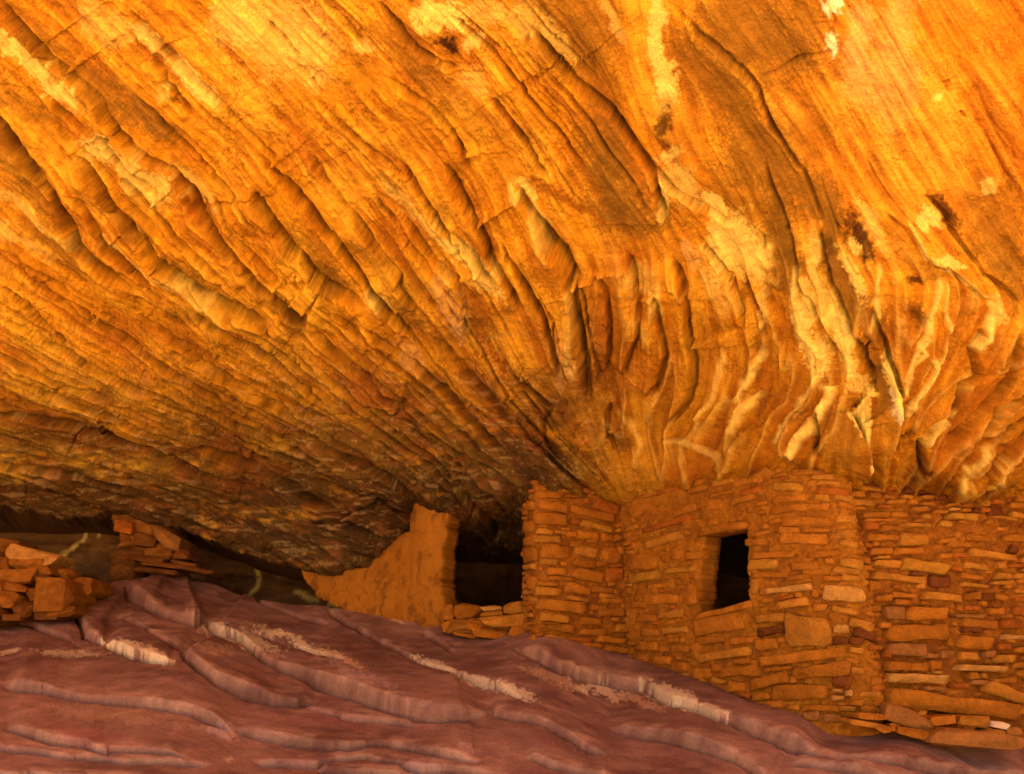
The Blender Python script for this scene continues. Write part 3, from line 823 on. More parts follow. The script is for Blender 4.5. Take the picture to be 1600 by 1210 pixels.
    # hairline cracks darkened in the colour: their shadow, with some dirt
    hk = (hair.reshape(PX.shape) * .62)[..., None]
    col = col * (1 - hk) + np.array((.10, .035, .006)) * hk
    col = col * (1 + (.06 + .07 * np.maximum(left, low)) * np.clip(l0, -2, 2))[..., None]
    # tips of crests weathered pale
    crest = np.clip((rd - .80) * 5, 0, 1) * right * .22 + pale
    crest = np.clip(crest * (.5 + 1.0 * fbm(PX / 8, PY / 8, 3, 12)), 0, 1)[..., None]
    col = col * (1 - crest) + np.array((.95, .72, .14)) * crest
    # soot on the low roof; its deepening shade is put into the colour too
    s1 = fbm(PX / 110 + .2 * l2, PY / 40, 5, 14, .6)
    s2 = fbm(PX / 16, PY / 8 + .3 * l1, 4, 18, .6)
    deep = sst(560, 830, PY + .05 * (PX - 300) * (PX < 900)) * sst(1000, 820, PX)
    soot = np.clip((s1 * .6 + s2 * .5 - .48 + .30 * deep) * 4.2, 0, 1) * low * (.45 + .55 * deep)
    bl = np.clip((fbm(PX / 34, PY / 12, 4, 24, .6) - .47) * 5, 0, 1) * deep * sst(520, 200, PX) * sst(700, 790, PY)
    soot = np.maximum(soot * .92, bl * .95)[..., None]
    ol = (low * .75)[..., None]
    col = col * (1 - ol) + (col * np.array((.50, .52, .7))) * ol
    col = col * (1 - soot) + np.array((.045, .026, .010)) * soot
    rd_ = (np.clip((fbm(PX / 40 + 70, PY / 18, 4, 28, .6) - .53) * 6, 0, 1) * low * .4)[..., None]
    col = col * (1 - rd_) + np.array((.26, .085, .02)) * rd_
    pl = (np.clip((fbm(PX / 16 + 7 + l1 * .6, PY / 6 + .5 * l2, 4, 34, .65) + .05 * l0 - .58) * 7, 0, 1) * low * .22)[..., None]
    col = col * (1 - pl) + np.array((.66, .47, .17)) * pl
    col = np.clip(col, .006, .92)
    # ---- carry the sheet on: overhead to the lip, up the cliff, over and back; and behind the low border
    nc = len(cols)
    topP = V[0]
    rows_t = []
    lip_y = -1.0 + .35 * np.sin(topP[:, 0] * .9) + .5 * (fbm(topP[:, 0] * .8 + 40, topP[:, 0] * 0, 3, 2) - .5)
    for k in range(1, 15):
        s = k / 14
        yy = topP[:, 1] * (1 - s) + lip_y * s
        zz = topP[:, 2] + (.62 * math.sin(s * 1.5)) + .10 * (fbm(topP[:, 0] * 1.6, yy * 1.6, 3, 4) - .5) * min(1, s * 4)
        rows_t.append(np.stack([topP[:, 0] * (1 + .9 * s), yy, zz], -1))
    e = rows_t[-1]
    for yy, zz in ((-.9, .5), (-.8, 1.6), (-.2, 4), (2, 8), (9, 11), (26, 12), (32, 4), (32, -9)):
        rows_t.append(np.stack([e[:, 0] * 1.15, e[:, 1] * (.3 if yy > 3 else 1) + yy + .62, e[:, 2] + zz], -1))
    botP = V[-1]
    smo = np.stack([np.convolve(np.pad(botP[:, q], 60, mode='edge'), np.ones(121) / 121, 'valid') for q in range(3)], -1)
    rows_b = []
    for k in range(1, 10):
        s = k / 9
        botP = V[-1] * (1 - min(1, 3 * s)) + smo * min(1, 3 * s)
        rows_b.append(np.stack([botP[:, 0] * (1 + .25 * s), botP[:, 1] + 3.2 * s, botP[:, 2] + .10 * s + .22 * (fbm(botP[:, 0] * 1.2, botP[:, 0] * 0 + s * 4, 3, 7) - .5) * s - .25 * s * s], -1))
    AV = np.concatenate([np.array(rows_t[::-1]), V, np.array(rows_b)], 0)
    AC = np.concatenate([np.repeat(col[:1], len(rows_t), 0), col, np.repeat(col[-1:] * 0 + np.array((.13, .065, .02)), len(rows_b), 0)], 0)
    # and sideways
    def side(P, sgn):
        out = []
        for k in range(1, 9):
            s = k / 8
            out.append(np.stack([P[:, 0] + sgn * 13 * s ** 1.2, P[:, 1] + 0 * P[:, 0], P[:, 2] + .5 * (fbm(P[:, 1] * .8 + s * 5, s * 6 + P[:, 2] * .8, 3, 13) - .5) * s * 2], -1))
        return out
    Ls = np.stack(side(AV[:, 0], -1)[::-1], 1)
    Rs = np.stack(side(AV[:, -1], 1), 1)
    AV = np.concatenate([Ls, AV, Rs], 1)
    AC = np.concatenate([np.repeat(AC[:, :1], 8, 1), AC, np.repeat(AC[:, -1:], 8, 1)], 1)
    R, C = AV.shape[:2]
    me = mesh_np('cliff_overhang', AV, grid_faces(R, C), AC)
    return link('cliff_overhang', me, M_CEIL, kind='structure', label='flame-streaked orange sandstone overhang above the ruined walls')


build_overhang()

# ------------------------------------------------------------------ slickrock shelf
_p = [at(0, 950, 7.3), at(1200, 1112, 5.15), at(400, 1210, 4.35)]
_n = np.cross(_p[1] - _p[0], _p[2] - _p[0])


def shelf_Y(px, py):
    a_, b_ = slopes(px, py)
    return float(_n @ _p[0] / (_n @ np.array((float(a_), 1.0, float(b_)))))


g = [(-500, 940, 7.6), (0, 945, 7.3), (150, 925, 7.6), (210, 905, 7.9), (300, 910, 7.95), (400, 940, 7.6), (480, 945, 7.5), (560, 960, 7.2), (690, 985, 6.75), (760, 990, 6.55)]
for x_ in (-500, -100, 300, 700, 1100, 1500, 1900):
    for y_ in (1020, 1080, 1140, 1210, 1300):
        if y_ > np.interp(x_, [0, 800, 1340, 1600], [960, 1020, 1165, 1205]) + 25:
            g.append((x_, y_, shelf_Y(x_, y_)))
for pl, ed in ((PL_PIER, [(850, 998), (920, 1013), (975, 1027)]), (PL_FRONT, [(990, 1032), (1060, 1054), (1120, 1074), (1180, 1102), (1250, 1124), (1330, 1146)]), (PL_RIGHT, [(1400, 1158), (1500, 1172), (1600, 1182), (1750, 1195)])):
    for p in ed:
        g.append((p[0], p[1], pl.hit(*p)[2] - (.32 if pl is PL_RIGHT else .03)))
SLICK = tps_fit(np.array(g), .05)
LEDGE = [   # (line along the foot of the ledge, height mm, reach, undercut mm)
    ([(108, 935), (112, 960), (118, 975), (140, 990), (165, 1000)], 70, 40, 40),
    ([(165, 1001), (190, 1015), (235, 1025), (270, 1031)], 55, 26, 60),
    ([(200, 905), (205, 926), (225, 941), (265, 956), (290, 966), (312, 968), (328, 955)], 120, 46, 60),
    ([(316, 955), (322, 972), (345, 986), (375, 1000), (397, 1020), (420, 1035), (460, 1050), (500, 1068), (590, 1099), (640, 1113), (700, 1120), (750, 1110), (770, 1098)], 120, 42, 80),
    ([(385, 985), (430, 998), (470, 1012), (540, 1040)], 30, 18, 20),
    ([(286, 1005), (292, 1024), (303, 1042), (325, 1056), (390, 1080), (440, 1092), (475, 1096), (503, 1085)], 85, 40, 60),
    ([(475, 1096), (540, 1114), (600, 1121), (660, 1126)], 45, 26, 26),
    ([(512, 940), (518, 952), (545, 972), (580, 990), (610, 1008), (650, 1027), (700, 1046), (765, 1063), (830, 1086)], 75, 34, 50),
    ([(660, 985), (690, 1000), (716, 1010)], 40, 20, 20),
    ([(0, 1064), (60, 1072), (120, 1082), (240, 1093), (310, 1102), (350, 1118), (368, 1140)], 60, 34, 44),
    ([(368, 1130), (425, 1141), (475, 1156), (550, 1161), (625, 1150), (656, 1160), (690, 1172), (760, 1180)], 60, 34, 44),
    ([(0, 1124), (80, 1148), (200, 1166), (300, 1172)], 45, 26, 30),
    ([(500, 1192), (560, 1200), (640, 1207)], 34, 20, 44),
    ([(800, 1005), (850, 1021), (900, 1045), (990, 1064), (1050, 1092), (1110, 1116), (1150, 1132), (1190, 1150), (1250, 1166), (1300, 1172)], 95, 40, 85),
    ([(760, 1100), (810, 1108), (860, 1122), (915, 1160), (955, 1170)], 50, 30, 30),
    ([(955, 1125), (990, 1138), (1060, 1146), (1110, 1160), (1150, 1176), (1215, 1206)], 60, 30, 44),
    ([(400, 930), (445, 945), (480, 960), (520, 972)], 40, 22, 30),
    ([(1290, 1170), (1400, 1180), (1500, 1196), (1600, 1206)], 30, 22, 20),
    ([(20, 960), (90, 985), (115, 1000)], 30, 26, 16),
    ([(-60, 1148), (40, 1160), (130, 1174), (240, 1182), (340, 1176)], 26, 18, 30),
    ([(-60, 1190), (60, 1200), (180, 1206), (300, 1204)], 26, 16, 30),
    ([(390, 1172), (480, 1182), (570, 1176), (660, 1190), (790, 1198)], 30, 18, 34),
    ([(830, 1172), (900, 1190), (960, 1206)], 30, 18, 26),
    ([(1240, 1178), (1330, 1188), (1420, 1204)], 24, 16, 24),

    ([(190, 960), (240, 985), (290, 1010)], 26, 20, 16),
]
PALE = [(205, 1012, 44, 7, 14, 'w', .9), (250, 1024, 20, 6, 14, 'w', .9), (105, 1015, 46, 5, 0, 'w', .5), (15, 1010, 14, 3, 0, 'w', .5), (345, 985, 40, 8, 28, 'w', .55), (400, 1005, 40, 12, 30, 'w', .6), (430, 990, 34, 6, 22, 'w', .9), (480, 1010, 50, 7, 26, 'w', .85), (530, 1035, 40, 6, 28, 'n', .8),
        (330, 1018, 30, 8, 10, 'n', .5), (690, 1040, 46, 6, 20, 'w', .8), (745, 1055, 24, 5, 15, 'w', .7), (800, 1072, 36, 9, 15, 'w', .75), (870, 1050, 60, 7, 16, 'n', .45), (940, 1068, 40, 8, 12, 'w', .7), (990, 1085, 46, 7, 20, 'n', .6), (1050, 1085, 44, 9, 24, 'w', .75), (1105, 1108, 30, 5, 20, 'w', .6), (560, 1068, 60, 10, 24, 'l', .5),
        (610, 960, 20, 3, 20, 'w', .6), (730, 1160, 14, 9, 0, 'l', .6), (660, 1190, 30, 10, 0, 'l', .4), (345, 1130, 20, 8, 20, 'l', .7), (360, 1170, 8, 5, 0, 'n', .7), (300, 1200, 7, 5, 0, 'n', .8), (180, 1110, 90, 12, 4, 'n', .3), (120, 1140, 80, 10, 8, 'm', .5), (500, 1120, 60, 8, 8, 'm', .4)]
TINT2 = {'w': (.78, .62, .36), 'n': (.62, .38, .20), 'l': (.56, .36, .29), 'm': (.30, .10, .075)}


def build_slickrock():
    cols = np.concatenate([np.arange(-460, -100, 16), np.arange(-100, 1700, 2.7), np.arange(1700, 2100, 16)])
    topx = [-460, 0, 140, 205, 330, 400, 500, 690, 840, 985, 1060, 1180, 1250, 1340, 1480, 1600, 2100]
    topy = [930, 942, 920, 898, 908, 938, 946, 967, 975, 1012, 1030, 1082, 1100, 1124, 1146, 1160, 1185]
    b = np.interp(cols, topx, topy) - 6
    nr = 380
    t = np.linspace(0, 1, nr)[:, None]
    PY = b[None] + (1290 - b[None]) * t
    PX = np.repeat(cols[None], nr, 0)
    Y = np.clip(tps_eval(SLICK, PX, PY), 1.5, 9)
    base = at(PX, PY, Y)
    n = np.array((.10, -.45, .88))
    n = n / np.linalg.norm(n)
    wp_ = fbm(base[..., 0] * 1.2, base[..., 1] * 1.2, 3, 3) - .5
    # beds: low rises drawn out along the ledges
    q = base[..., 0] * .35 + base[..., 1] * 1.0
    al = base[..., 0] * 1.0 - base[..., 1] * .35
    r = q * 1.7 + wp_ * 1.3
    fr = r - np.floor(r)
    h = .06 * (fbm(al * .6, q * .9, 3, 6) - .5) - .055
    r2 = q * 5.5 + wp_ * 3 + 2
    f2 = r2 - np.floor(r2)
    h += .010 * f2 * sst(1, .8, f2) * np.clip(vn(al * .9, q * 1.5, 8) * 3 - 1.4, 0, 1) + .008 * (fbm(al * 2, q * 4, 3, 10) - .5)
    h += .004 * (fbm(al * 13, q * 13, 4, 12, .6) - .5)
    hr = h.ravel()
    slab = np.zeros(hr.shape)
    cut = np.zeros(hr.shape)
    for k, (pts, A, reach, G) in enumerate(LEDGE):
        wpt = wiggle(pts, 3.2, 30, k + 500)
        idx, d, s, a_ = polyline_field(PX, PY, wpt, reach * 3.2 + 10)
        end = sst(0, .10, a_) * sst(1, .86, a_)
        sd = d * s           # left of travel = upslope
        D = reach * 3.0
        vary = .5 + .6 * vn(a_ * 3 + k * 3.1, a_ * 0 + k, 29)
        rr = np.clip(np.maximum(sd, 0) / (3.0 + 5.0 * vn(a_ * 2 + k * 1.7, a_ * 0 + k, 31)), 0, 1)
        wedge = np.clip(1 - np.maximum(sd, 0) / D, 0, 1)
        up = np.where(sd > 0, wedge * (.82 * np.clip(sd / 1.8, 0, 1) + .18 * rr), 0)
        slab[idx] = np.maximum(slab[idx], end * vary * A * .0011 * up)
        cut[idx] = np.maximum(cut[idx], end * vary * G * .001 * 3.0 * np.exp(-((sd + 1.4) / 2.2) ** 2))
    hr += slab - cut
    h = hr.reshape(PX.shape)
    V = base + n * h[..., None]
    c1 = np.array((.285, .142, .096))
    c2 = np.array((.165, .072, .050))
    c3 = np.array((.37, .205, .135))
    m1 = np.clip(.5 + 3.2 * (fbm(al * 1.2, q * 2.4, 5, 16) - .5), 0, 1)[..., None]
    m2 = np.clip(.25 + 2.6 * (fbm(al * 6, q * 14, 4, 20) - .5), 0, 1)[..., None]
    col = c2 * (1 - m1) + c1 * m1
    col = col * (1 - .6 * m2) + c3 * (.6 * m2)
    sm = np.zeros(PX.size)
    for k, (pts, A, reach, G) in enumerate(LEDGE):
        idx, d, s, a_ = polyline_field(PX, PY, wiggle(pts, 3.2, 30, k + 500), 24)
        sm[idx] = np.maximum(sm[idx], np.exp(-((d * s - 6) / 6) ** 2) * .5 * (s > 0))
    sm = (sm.reshape(PX.shape) * np.clip((fbm(PX / 30, PY / 8, 4, 22) - .42) * 5, 0, 1))[..., None]
    col = col * (1 - sm) + np.array((.52, .32, .19)) * sm
    streak = fbm(al * 4, q * 34, 3, 36, .6) - .5
    blotch = fbm(al * 10, q * 12, 5, 38, .65) - .5
    col = col * (1 + .2 * streak + .5 * blotch)[..., None]
    col = stains(PX, PY, col, PALE, TINT2, 1.7)
    col = np.clip(col, .01, .9)
    bot = V[-1]
    rows = []
    for k in range(1, 26):
        s = k / 25
        yy = bot[:, 1] - 13 * s ** 1.5
        zz = bot[:, 2] - np.minimum(bot[:, 1] - yy, 3.2) * .30 - np.maximum(bot[:, 1] - yy - 3.2, 0) * .12 + .25 * (fbm(bot[:, 0] * .8, yy * .8, 4, 3) - .5) * min(1, 5 * s)
        rows.append(np.stack([bot[:, 0] * (1 + 1.6 * s), yy, zz], -1))
    tp = V[0]
    rt = []
    for k in range(1, 8):
        s = k / 7
        rt.append(np.stack([tp[:, 0] * (1 + .2 * s), tp[:, 1] + 4.0 * s, tp[:, 2] + .10 * s + .06 * (fbm(tp[:, 0] * 3, s * 4 + 0 * tp[:, 0], 3, 5) - .5)], -1))
    AV = np.concatenate([np.array(rt[::-1]), V, np.array(rows)], 0)
    ext = np.array((.46, .24, .13))
    AC = np.concatenate([np.repeat(col[:1], 7, 0), col, np.repeat((col[-1:] * .4 + ext * .6), 25, 0)], 0)
    Ls, Rs = [], []
    for k in range(1, 9):
        s = k / 8
        wob = .3 * (fbm(AV[:, 0, 1] * .8 + s * 5, s * 4 + 0 * AV[:, 0, 1], 3, 7) - .5)
        Ls.append(AV[:, 0] + np.stack([-13 * s + 0 * wob, 0 * wob, wob], -1))
        Rs.append(AV[:, -1] + np.stack([13 * s + 0 * wob, 0 * wob, wob - .5 * s], -1))
    AV = np.concatenate([np.stack(Ls[::-1], 1), AV, np.stack(Rs, 1)], 1)
    AC = np.concatenate([np.repeat(AC[:, :1], 8, 1), AC, np.repeat(AC[:, -1:], 8, 1)], 1)
    R, C = AV.shape[:2]
    return link('slickrock_ground', mesh_np('slickrock_ground', AV, grid_faces(R, C), AC), M_SLICK, kind='structure', label='sloping purple-red slickrock shelf in front of the ruined walls')


build_slickrock()


# ------------------------------------------------------------------ the back of the alcove, the canyon outside
def build_alcove_back():
    xs = np.concatenate([np.linspace(-18, -5.2, 20), np.linspace(-5.1, 2.2, 420), np.linspace(2.3, 18, 26)])
    zs = np.linspace(-.6, 3.4, 170)
    X, Z = np.meshgrid(xs, zs)
    Y = 9.0 + .10 * (Z - 1) + .03 * X ** 2 * (X < 0) * .3 - .25 * sst(-1.2, .4, X) + .55 * sst(.9, .2, Z) * -1
    f = fbm(X * 1.1 + Z * .6, Z * 2.6, 5, 9)
    Y -= .5 * (f - .5)
    r = Z * 5 + 2.2 * fbm(X * .8, Z * 1.2, 3, 21)
    fr = r - np.floor(r)
    Y -= .07 * fr
    Y -= .03 * fbm(X * 9, Z * 16, 4, 25)
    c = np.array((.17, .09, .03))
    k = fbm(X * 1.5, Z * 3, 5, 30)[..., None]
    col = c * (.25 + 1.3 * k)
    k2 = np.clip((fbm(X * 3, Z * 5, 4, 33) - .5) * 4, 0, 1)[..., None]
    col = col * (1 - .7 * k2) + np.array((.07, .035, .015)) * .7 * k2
    # pale mineral runs down the back wall
    px = X / Y
    zc_ = Z / Y
    # to photograph coordinates, where the runs were measured
    # z/Y = (SP + t CP)/(CP - t SP)
    t = (zc_ * CP - SP) / (CP + zc_ * SP)
    PX = W0 / 2 + FPX * px * (CP - t * SP)
    PY = H0 / 2 - FPX * t
    runs = [([(132, 822), (137, 832), (130, 845), (115, 856), (102, 866), (93, 875), (90, 882), (83, 893)], 2.6), ([(145, 828), (155, 830), (154, 840)], 2.0),
            ([(404, 864), (406, 878), (402, 892), (405, 905), (402, 918), (390, 928), (385, 940)], 3.2), ([(402, 862), (405, 866), (404, 874)], 8), ([(412, 880), (430, 893), (436, 900)], 1.8),
            ([(465, 925), (480, 933), (495, 938)], 4.0), ([(515, 945), (535, 950), (560, 955)], 3.0)]
    for i, (pts, w) in enumerate(runs):
        idx, d, s, a = polyline_field(PX, PY, wiggle(pts, 1.5, 4, i + 800), 20)
        if len(idx) == 0:
            continue
        gr = fbm(PX.ravel()[idx] / 4, PY.ravel()[idx] / 4, 3, 35)
        ww = (np.clip(1.5 - d / w * (.5 + gr), 0, 1) * .8)[:, None]
        cc = col.reshape(-1, 3)
        cc[idx] = cc[idx] * (1 - ww) + np.array((.66, .52, .14)) * ww
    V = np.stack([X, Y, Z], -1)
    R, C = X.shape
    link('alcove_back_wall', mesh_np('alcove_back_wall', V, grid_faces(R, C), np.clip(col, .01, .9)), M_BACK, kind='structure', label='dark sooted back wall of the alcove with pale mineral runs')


build_alcove_back()


def build_canyon():
    a = np.concatenate([-np.geomspace(400, 6, 40), np.linspace(-5, 5, 6), np.geomspace(6, 400, 40)])
    X, Y = np.meshgrid(a, a)
    Z = -5.2 - .06 * np.minimum(np.abs(Y + 6), 20) + 1.2 * (fbm(X * .06, Y * .06, 4, 2) - .5)
    Z += 26 * sst(-34, -70, Y + 8 * (fbm(X * .03, X * 0, 3, 4) - .5)) + 6 * (fbm(X * .05, Y * .05, 4, 6) - .5) * sst(-30, -60, Y)
    link('canyon_ground', mesh_np('canyon_ground', np.stack([X, Y, Z], -1), grid_faces(*X.shape)), M_APRON, kind='structure', label='sunlit canyon ground below the rock shelf')


build_canyon()


# ------------------------------------------------------------------ walls
def in_poly(x, y, poly):
    P = np.array(poly)
    r = np.zeros(x.shape, bool)
    n = len(P)
    j = n - 1
    for i in range(n):
        c = ((P[i, 1] > y) != (P[j, 1] > y)) & (x < (P[j, 0] - P[i, 0]) * (y - P[i, 1]) / (P[j, 1] - P[i, 1] + 1e-12) + P[i, 0])
        r ^= c
        j = i
    return r


def wall_core(name, plan, u0, u1, z0, z1, step, thick, relief, colf, mask=None, parent=None, mat=None, ragged=.012):
    """solid wall: a relief face over the plan, a back, and rough edges wherever the mask ends"""
    us = np.arange(u0, u1, step)
    zs = np.arange(z0, z1, step)
    Ug, Zg = np.meshgrid(us, zs)
    keep = np.ones((len(zs) - 1, len(us) - 1), bool)
    ju = (fbm(Ug * 9, Zg * 9, 3, 40) - .5) * ragged * 2
    jz = (fbm(Ug * 9 + 30, Zg * 9, 3, 42) - .5) * ragged * 2
    if mask is not None:
        cu = (Ug[:-1, :-1] + Ug[1:, 1:]) / 2
        cz = (Zg[:-1, :-1] + Zg[1:, 1:]) / 2
        keep = mask(cu, cz)
    d = relief(Ug, Zg)
    Fv = plan.pos((Ug + ju).ravel(), (Zg + jz).ravel(), d.ravel())
    n1 = Fv.shape[0]
    nr, nc = Ug.shape
    layers = [Fv]
    NL = 5
    for k in range(1, NL + 1):
        dd = -thick * k / NL
        wob = (fbm(Ug * 14 + k * 5, Zg * 14, 2, 45) - .5) * .022
        layers.append(plan.pos((Ug + ju + wob).ravel(), (Zg + jz + wob).ravel(), (dd + 0 * d).ravel()))
    V = np.concatenate(layers)
    F = [grid_faces(nr, nc, False, keep)]
    fb = grid_faces(nr, nc, True, keep) + NL * n1
    F.append(fb)
    kp = np.pad(keep, 1)
    idx = np.arange(nr * nc).reshape(nr, nc)

    def strip(a, b):
        for k in range(NL):
            F.append(np.stack([a + k * n1, a + (k + 1) * n1, b + (k + 1) * n1, b + k * n1], -1))
    c = keep & ~kp[:-2, 1:-1]
    i, j = np.nonzero(c)
    strip(idx[i, j], idx[i, j + 1])
    c = keep & ~kp[2:, 1:-1]
    i, j = np.nonzero(c)
    strip(idx[i + 1, j + 1], idx[i + 1, j])
    c = keep & ~kp[1:-1, :-2]
    i, j = np.nonzero(c)
    strip(idx[i + 1, j], idx[i, j])
    c = keep & ~kp[1:-1, 2:]
    i, j = np.nonzero(c)
    strip(idx[i, j + 1], idx[i + 1, j + 1])
    col = colf(Ug, Zg, d).reshape(-1, 3)
    C = np.concatenate([col] * (NL + 1))
    F = np.concatenate(F)
    used = np.unique(F)
    re = np.full(len(V), -1)
    re[used] = np.arange(len(used))
    return link(name, mesh_np(name, V[used], re[F], C[used]), mat or M_MUD, parent)


def uz(plan, p):
    h = plan.hit(*p)
    return (h[0], h[1])


def mud_relief(amp=1.0, sc=1.0, sink=.006):
    def f(U_, Z_):
        w = (fbm(U_ * 6, Z_ * 6, 3, 50) - .5)
        f1, f2, c = cells(U_ * 16 * sc + w, Z_ * 30 * sc + w, 54)
        g1, g2, e = cells(U_ * 34 * sc + w * 2, Z_ * 52 * sc + w * 2, 57)
        crk = sst(0, .12, f2 - f1)
        return -sink + amp * (.016 * (c - .6) * crk - .014 * (1 - crk) + .006 * (e - .5) + .022 * (fbm(U_ * 3, Z_ * 4, 4, 51) - .5) + .006 * (fbm(U_ * 40, Z_ * 40, 3, 52) - .5))
    return f


def mud_col(base, lo=(.30, .13, .035)):
    base = np.array(base)
    lo = np.array(lo)

    def f(U_, Z_, d):
        k = np.clip(.5 + 2.2 * (fbm(U_ * 4, Z_ * 7, 5, 60) - .5), 0, 1)[..., None]
        c = lo * (1 - k) + base * k
        w = (fbm(U_ * 6, Z_ * 6, 3, 50) - .5)
        _, _, cid = cells(U_ * 16 + w, Z_ * 30 + w, 54)
        return np.clip(c * (.86 + .3 * cid[..., None]), .01, .9)
    return f


def stone_mesh(name, plan, quad, proud, back, seed, n=10, bulge=.006, tilt=0.0):
    """one laid stone: a chipped outline on the wall face, arrises broken, sunk into the mud behind"""
    r = random.Random(seed)
    Q = np.array(quad, float)               # (u,z) corners, clockwise from the upper left
    c = Q.mean(0)
    # walk round the four sides, dropping the corners
    pts = []
    per = [np.linalg.norm(Q[(k + 1) % 4] - Q[k]) for k in range(4)]
    tot = sum(per)
    m = min(per)
    for k in range(4):
        a, b = Q[k], Q[(k + 1) % 4]
        L = per[k]
        cut = min(.42, (.10 + .16 * r.random()) * m / L)
        cut2 = min(.42, (.10 + .16 * r.random()) * m / L)
        cnt = max(0, round((n - 8) * L / tot * 1.25))
        nv = np.array((-(b - a)[1], (b - a)[0])) / L
        pts.append(a + (b - a) * cut)
        for q in range(cnt):
            t = cut + (1 - cut - cut2) * (q + 1) / (cnt + 1) + r.uniform(-.05, .05)
            pts.append(a + (b - a) * t + nv * r.uniform(-.09, .07) * min(m, .09))
        pts.append(b - (b - a) * cut2)
    P = np.array(pts) + np.array([[r.uniform(-1, 1), r.uniform(-1, 1)] for _ in pts]) * m * .06
    N = len(P)
    tu, tz = r.uniform(-1, 1) * tilt, r.uniform(-1, 1) * tilt
    half = np.abs(Q - c).max(0) + 1e-6

    def dep(p, base):
        return base + tu * (p[:, 0] - c[0]) / half[0] + tz * (p[:, 1] - c[1]) / half[1]
    e = min(.12, .004 / m + .02)
    rings = []
    rings.append((c + (P - c) * 1.0, np.full(N, -back)))
    rings.append((P, dep(P, proud - min(.009, m * .16)) + np.array([r.uniform(-.003, .003) for _ in P])))
    I = c + (P - c) * (1 - e * 2.0)
    rings.append((I, dep(I, proud) + np.array([r.uniform(-.003, .003) for _ in I])))
    V = np.concatenate([plan.pos(p[:, 0], p[:, 1], d) for p, d in rings] + [plan.pos(c[:1] + r.uniform(-.2, .2) * half[0], c[1:] + r.uniform(-.2, .2) * half[1], np.array([proud + bulge * r.uniform(-.3, 1)]))])
    F = []
    for k in range(2):
        for i in range(N):
            j = (i + 1) % N
            F.append((k * N + i, k * N + j, (k + 1) * N + j))
            F.append((k * N + i, (k + 1) * N + j, (k + 1) * N + i))
    for i in range(N):
        F.append((2 * N + i, 2 * N + (i + 1) % N, 3 * N))
    # make the faces look out of the wall
    F = np.array(F)
    nn = np.cross(V[F[-1][1]] - V[F[-1][0]], V[F[-1][2]] - V[F[-1][0]])
    if nn @ V[3 * N] > 0:
        F = F[:, ::-1]
    me = mesh_np(name, V, F, None, False)
    return me


def px_quad(cx, cy, w, h, ang):
    c, s = math.cos(RAD(ang)), math.sin(RAD(ang))
    return [(cx + x * c - y * s, cy + x * s + y * c) for x, y in ((-w / 2, -h / 2), (w / 2, -h / 2), (w / 2, h / 2), (-w / 2, h / 2))]


def lay_stones(plan, parent, lst, name='stone', seed=0, proud=1.0, back=.07, kinds=None):
    for k, e in enumerate(lst):
        cx, cy, w, h, ang, mt = e[:6]
        pr = (e[6] if len(e) > 6 else 1.0) * proud
        r = random.Random(seed * 1000 + k)
        q = px_quad(cx, cy, w, h, ang)
        sk = r.uniform(-.10, .10) * w
        q[0] = (q[0][0] + sk * .5 + r.uniform(0, .08) * w, q[0][1] + r.uniform(-.10, .24) * h)
        q[1] = (q[1][0] + sk * .5 - r.uniform(0, .08) * w, q[1][1] + r.uniform(-.10, .24) * h)
        q[2] = (q[2][0] - r.uniform(0, .07) * w, q[2][1] - r.uniform(-.06, .16) * h)
        Q = [uz(plan, p) for p in q]
        size = math.hypot(w, h)
        me = stone_mesh(name, plan, Q, .015 * pr + r.uniform(-.003, .007), back, seed * 1000 + k, n=10 if size < 40 else (12 if size < 90 else 16), tilt=.006 * pr)
        me.materials.append(M_STONE[mt])
        o = link(name, me, None, parent)


    return None


def box_of(Q):
    a = np.array(Q)
    return a[:, 0].min(), a[:, 0].max(), a[:, 1].min(), a[:, 1].max()


def chink(plan, parent, lst, u0, u1, z0f, z1f, tries, seed, mats, proud, avoid=None, most=130, bare=()):
    """small stones bedded in the gaps between the large ones"""
    r = random.Random(seed)
    boxes = [box_of([uz(plan, p) for p in px_quad(*e[:5])]) for e in lst]
    if avoid is not None:
        boxes.append(box_of(avoid))
    boxes += [box_of([uz(plan, p) for p in px_quad(*e)]) for e in bare]
    got = 0
    for t in range(tries):
        if got >= most:
            break
        big = 1.0 - .6 * t / tries
        w = r.uniform(.07, .20) * big
        h = r.uniform(.022, .05) * (.5 + .5 * big)
        u = r.uniform(u0, u1)
        z = r.uniform(z0f(u), z1f(u))
        a = (u - w / 2, u + w / 2, z - h / 2, z + h / 2)
        g_ = .004
        if any(a[0] < b[1] - g_ and a[1] > b[0] + g_ and a[2] < b[3] - g_ and a[3] > b[2] + g_ for b in boxes):
            continue
        boxes.append(a)
        tl = r.uniform(-.05, .05) * w
        j = lambda: r.uniform(-.12, .12) * h
        Q = [(a[0] + r.uniform(0, .12) * w, a[3] + tl + j()), (a[1] - r.uniform(0, .12) * w, a[3] - tl + j()), (a[1], a[2] - tl + j()), (a[0], a[2] + tl + j())]
        me = stone_mesh('stone', plan, Q, (.013 + r.uniform(-.006, .008)) * proud, .05, seed * 999 + t, n=10, tilt=.004)
        me.materials.append(M_STONE[r.choice(mats)])
        link('stone', me, None, parent)
        got += 1


# --- the walled front with the doorway
fr_bottom = [(985, 1060), (1060, 1080), (1180, 1125), (1250, 1140), (1340, 1165)]
front = thing('doorway_wall', 'mud-plastered stone wall with a small dark square doorway', 'wall', (0, 0, 0))
DOOR = [uz(PL_FRONT, p) for p in ((1097, 836), (1166, 824), (1172, 942), (1090, 962))]
DOOR_P = np.array(DOOR)


def front_mask(cu, cz):
    w = (fbm(cu * 12, cz * 12, 3, 62) - .5) * .035
    return ~in_poly(cu + w, cz + w * .6, DOOR_P)


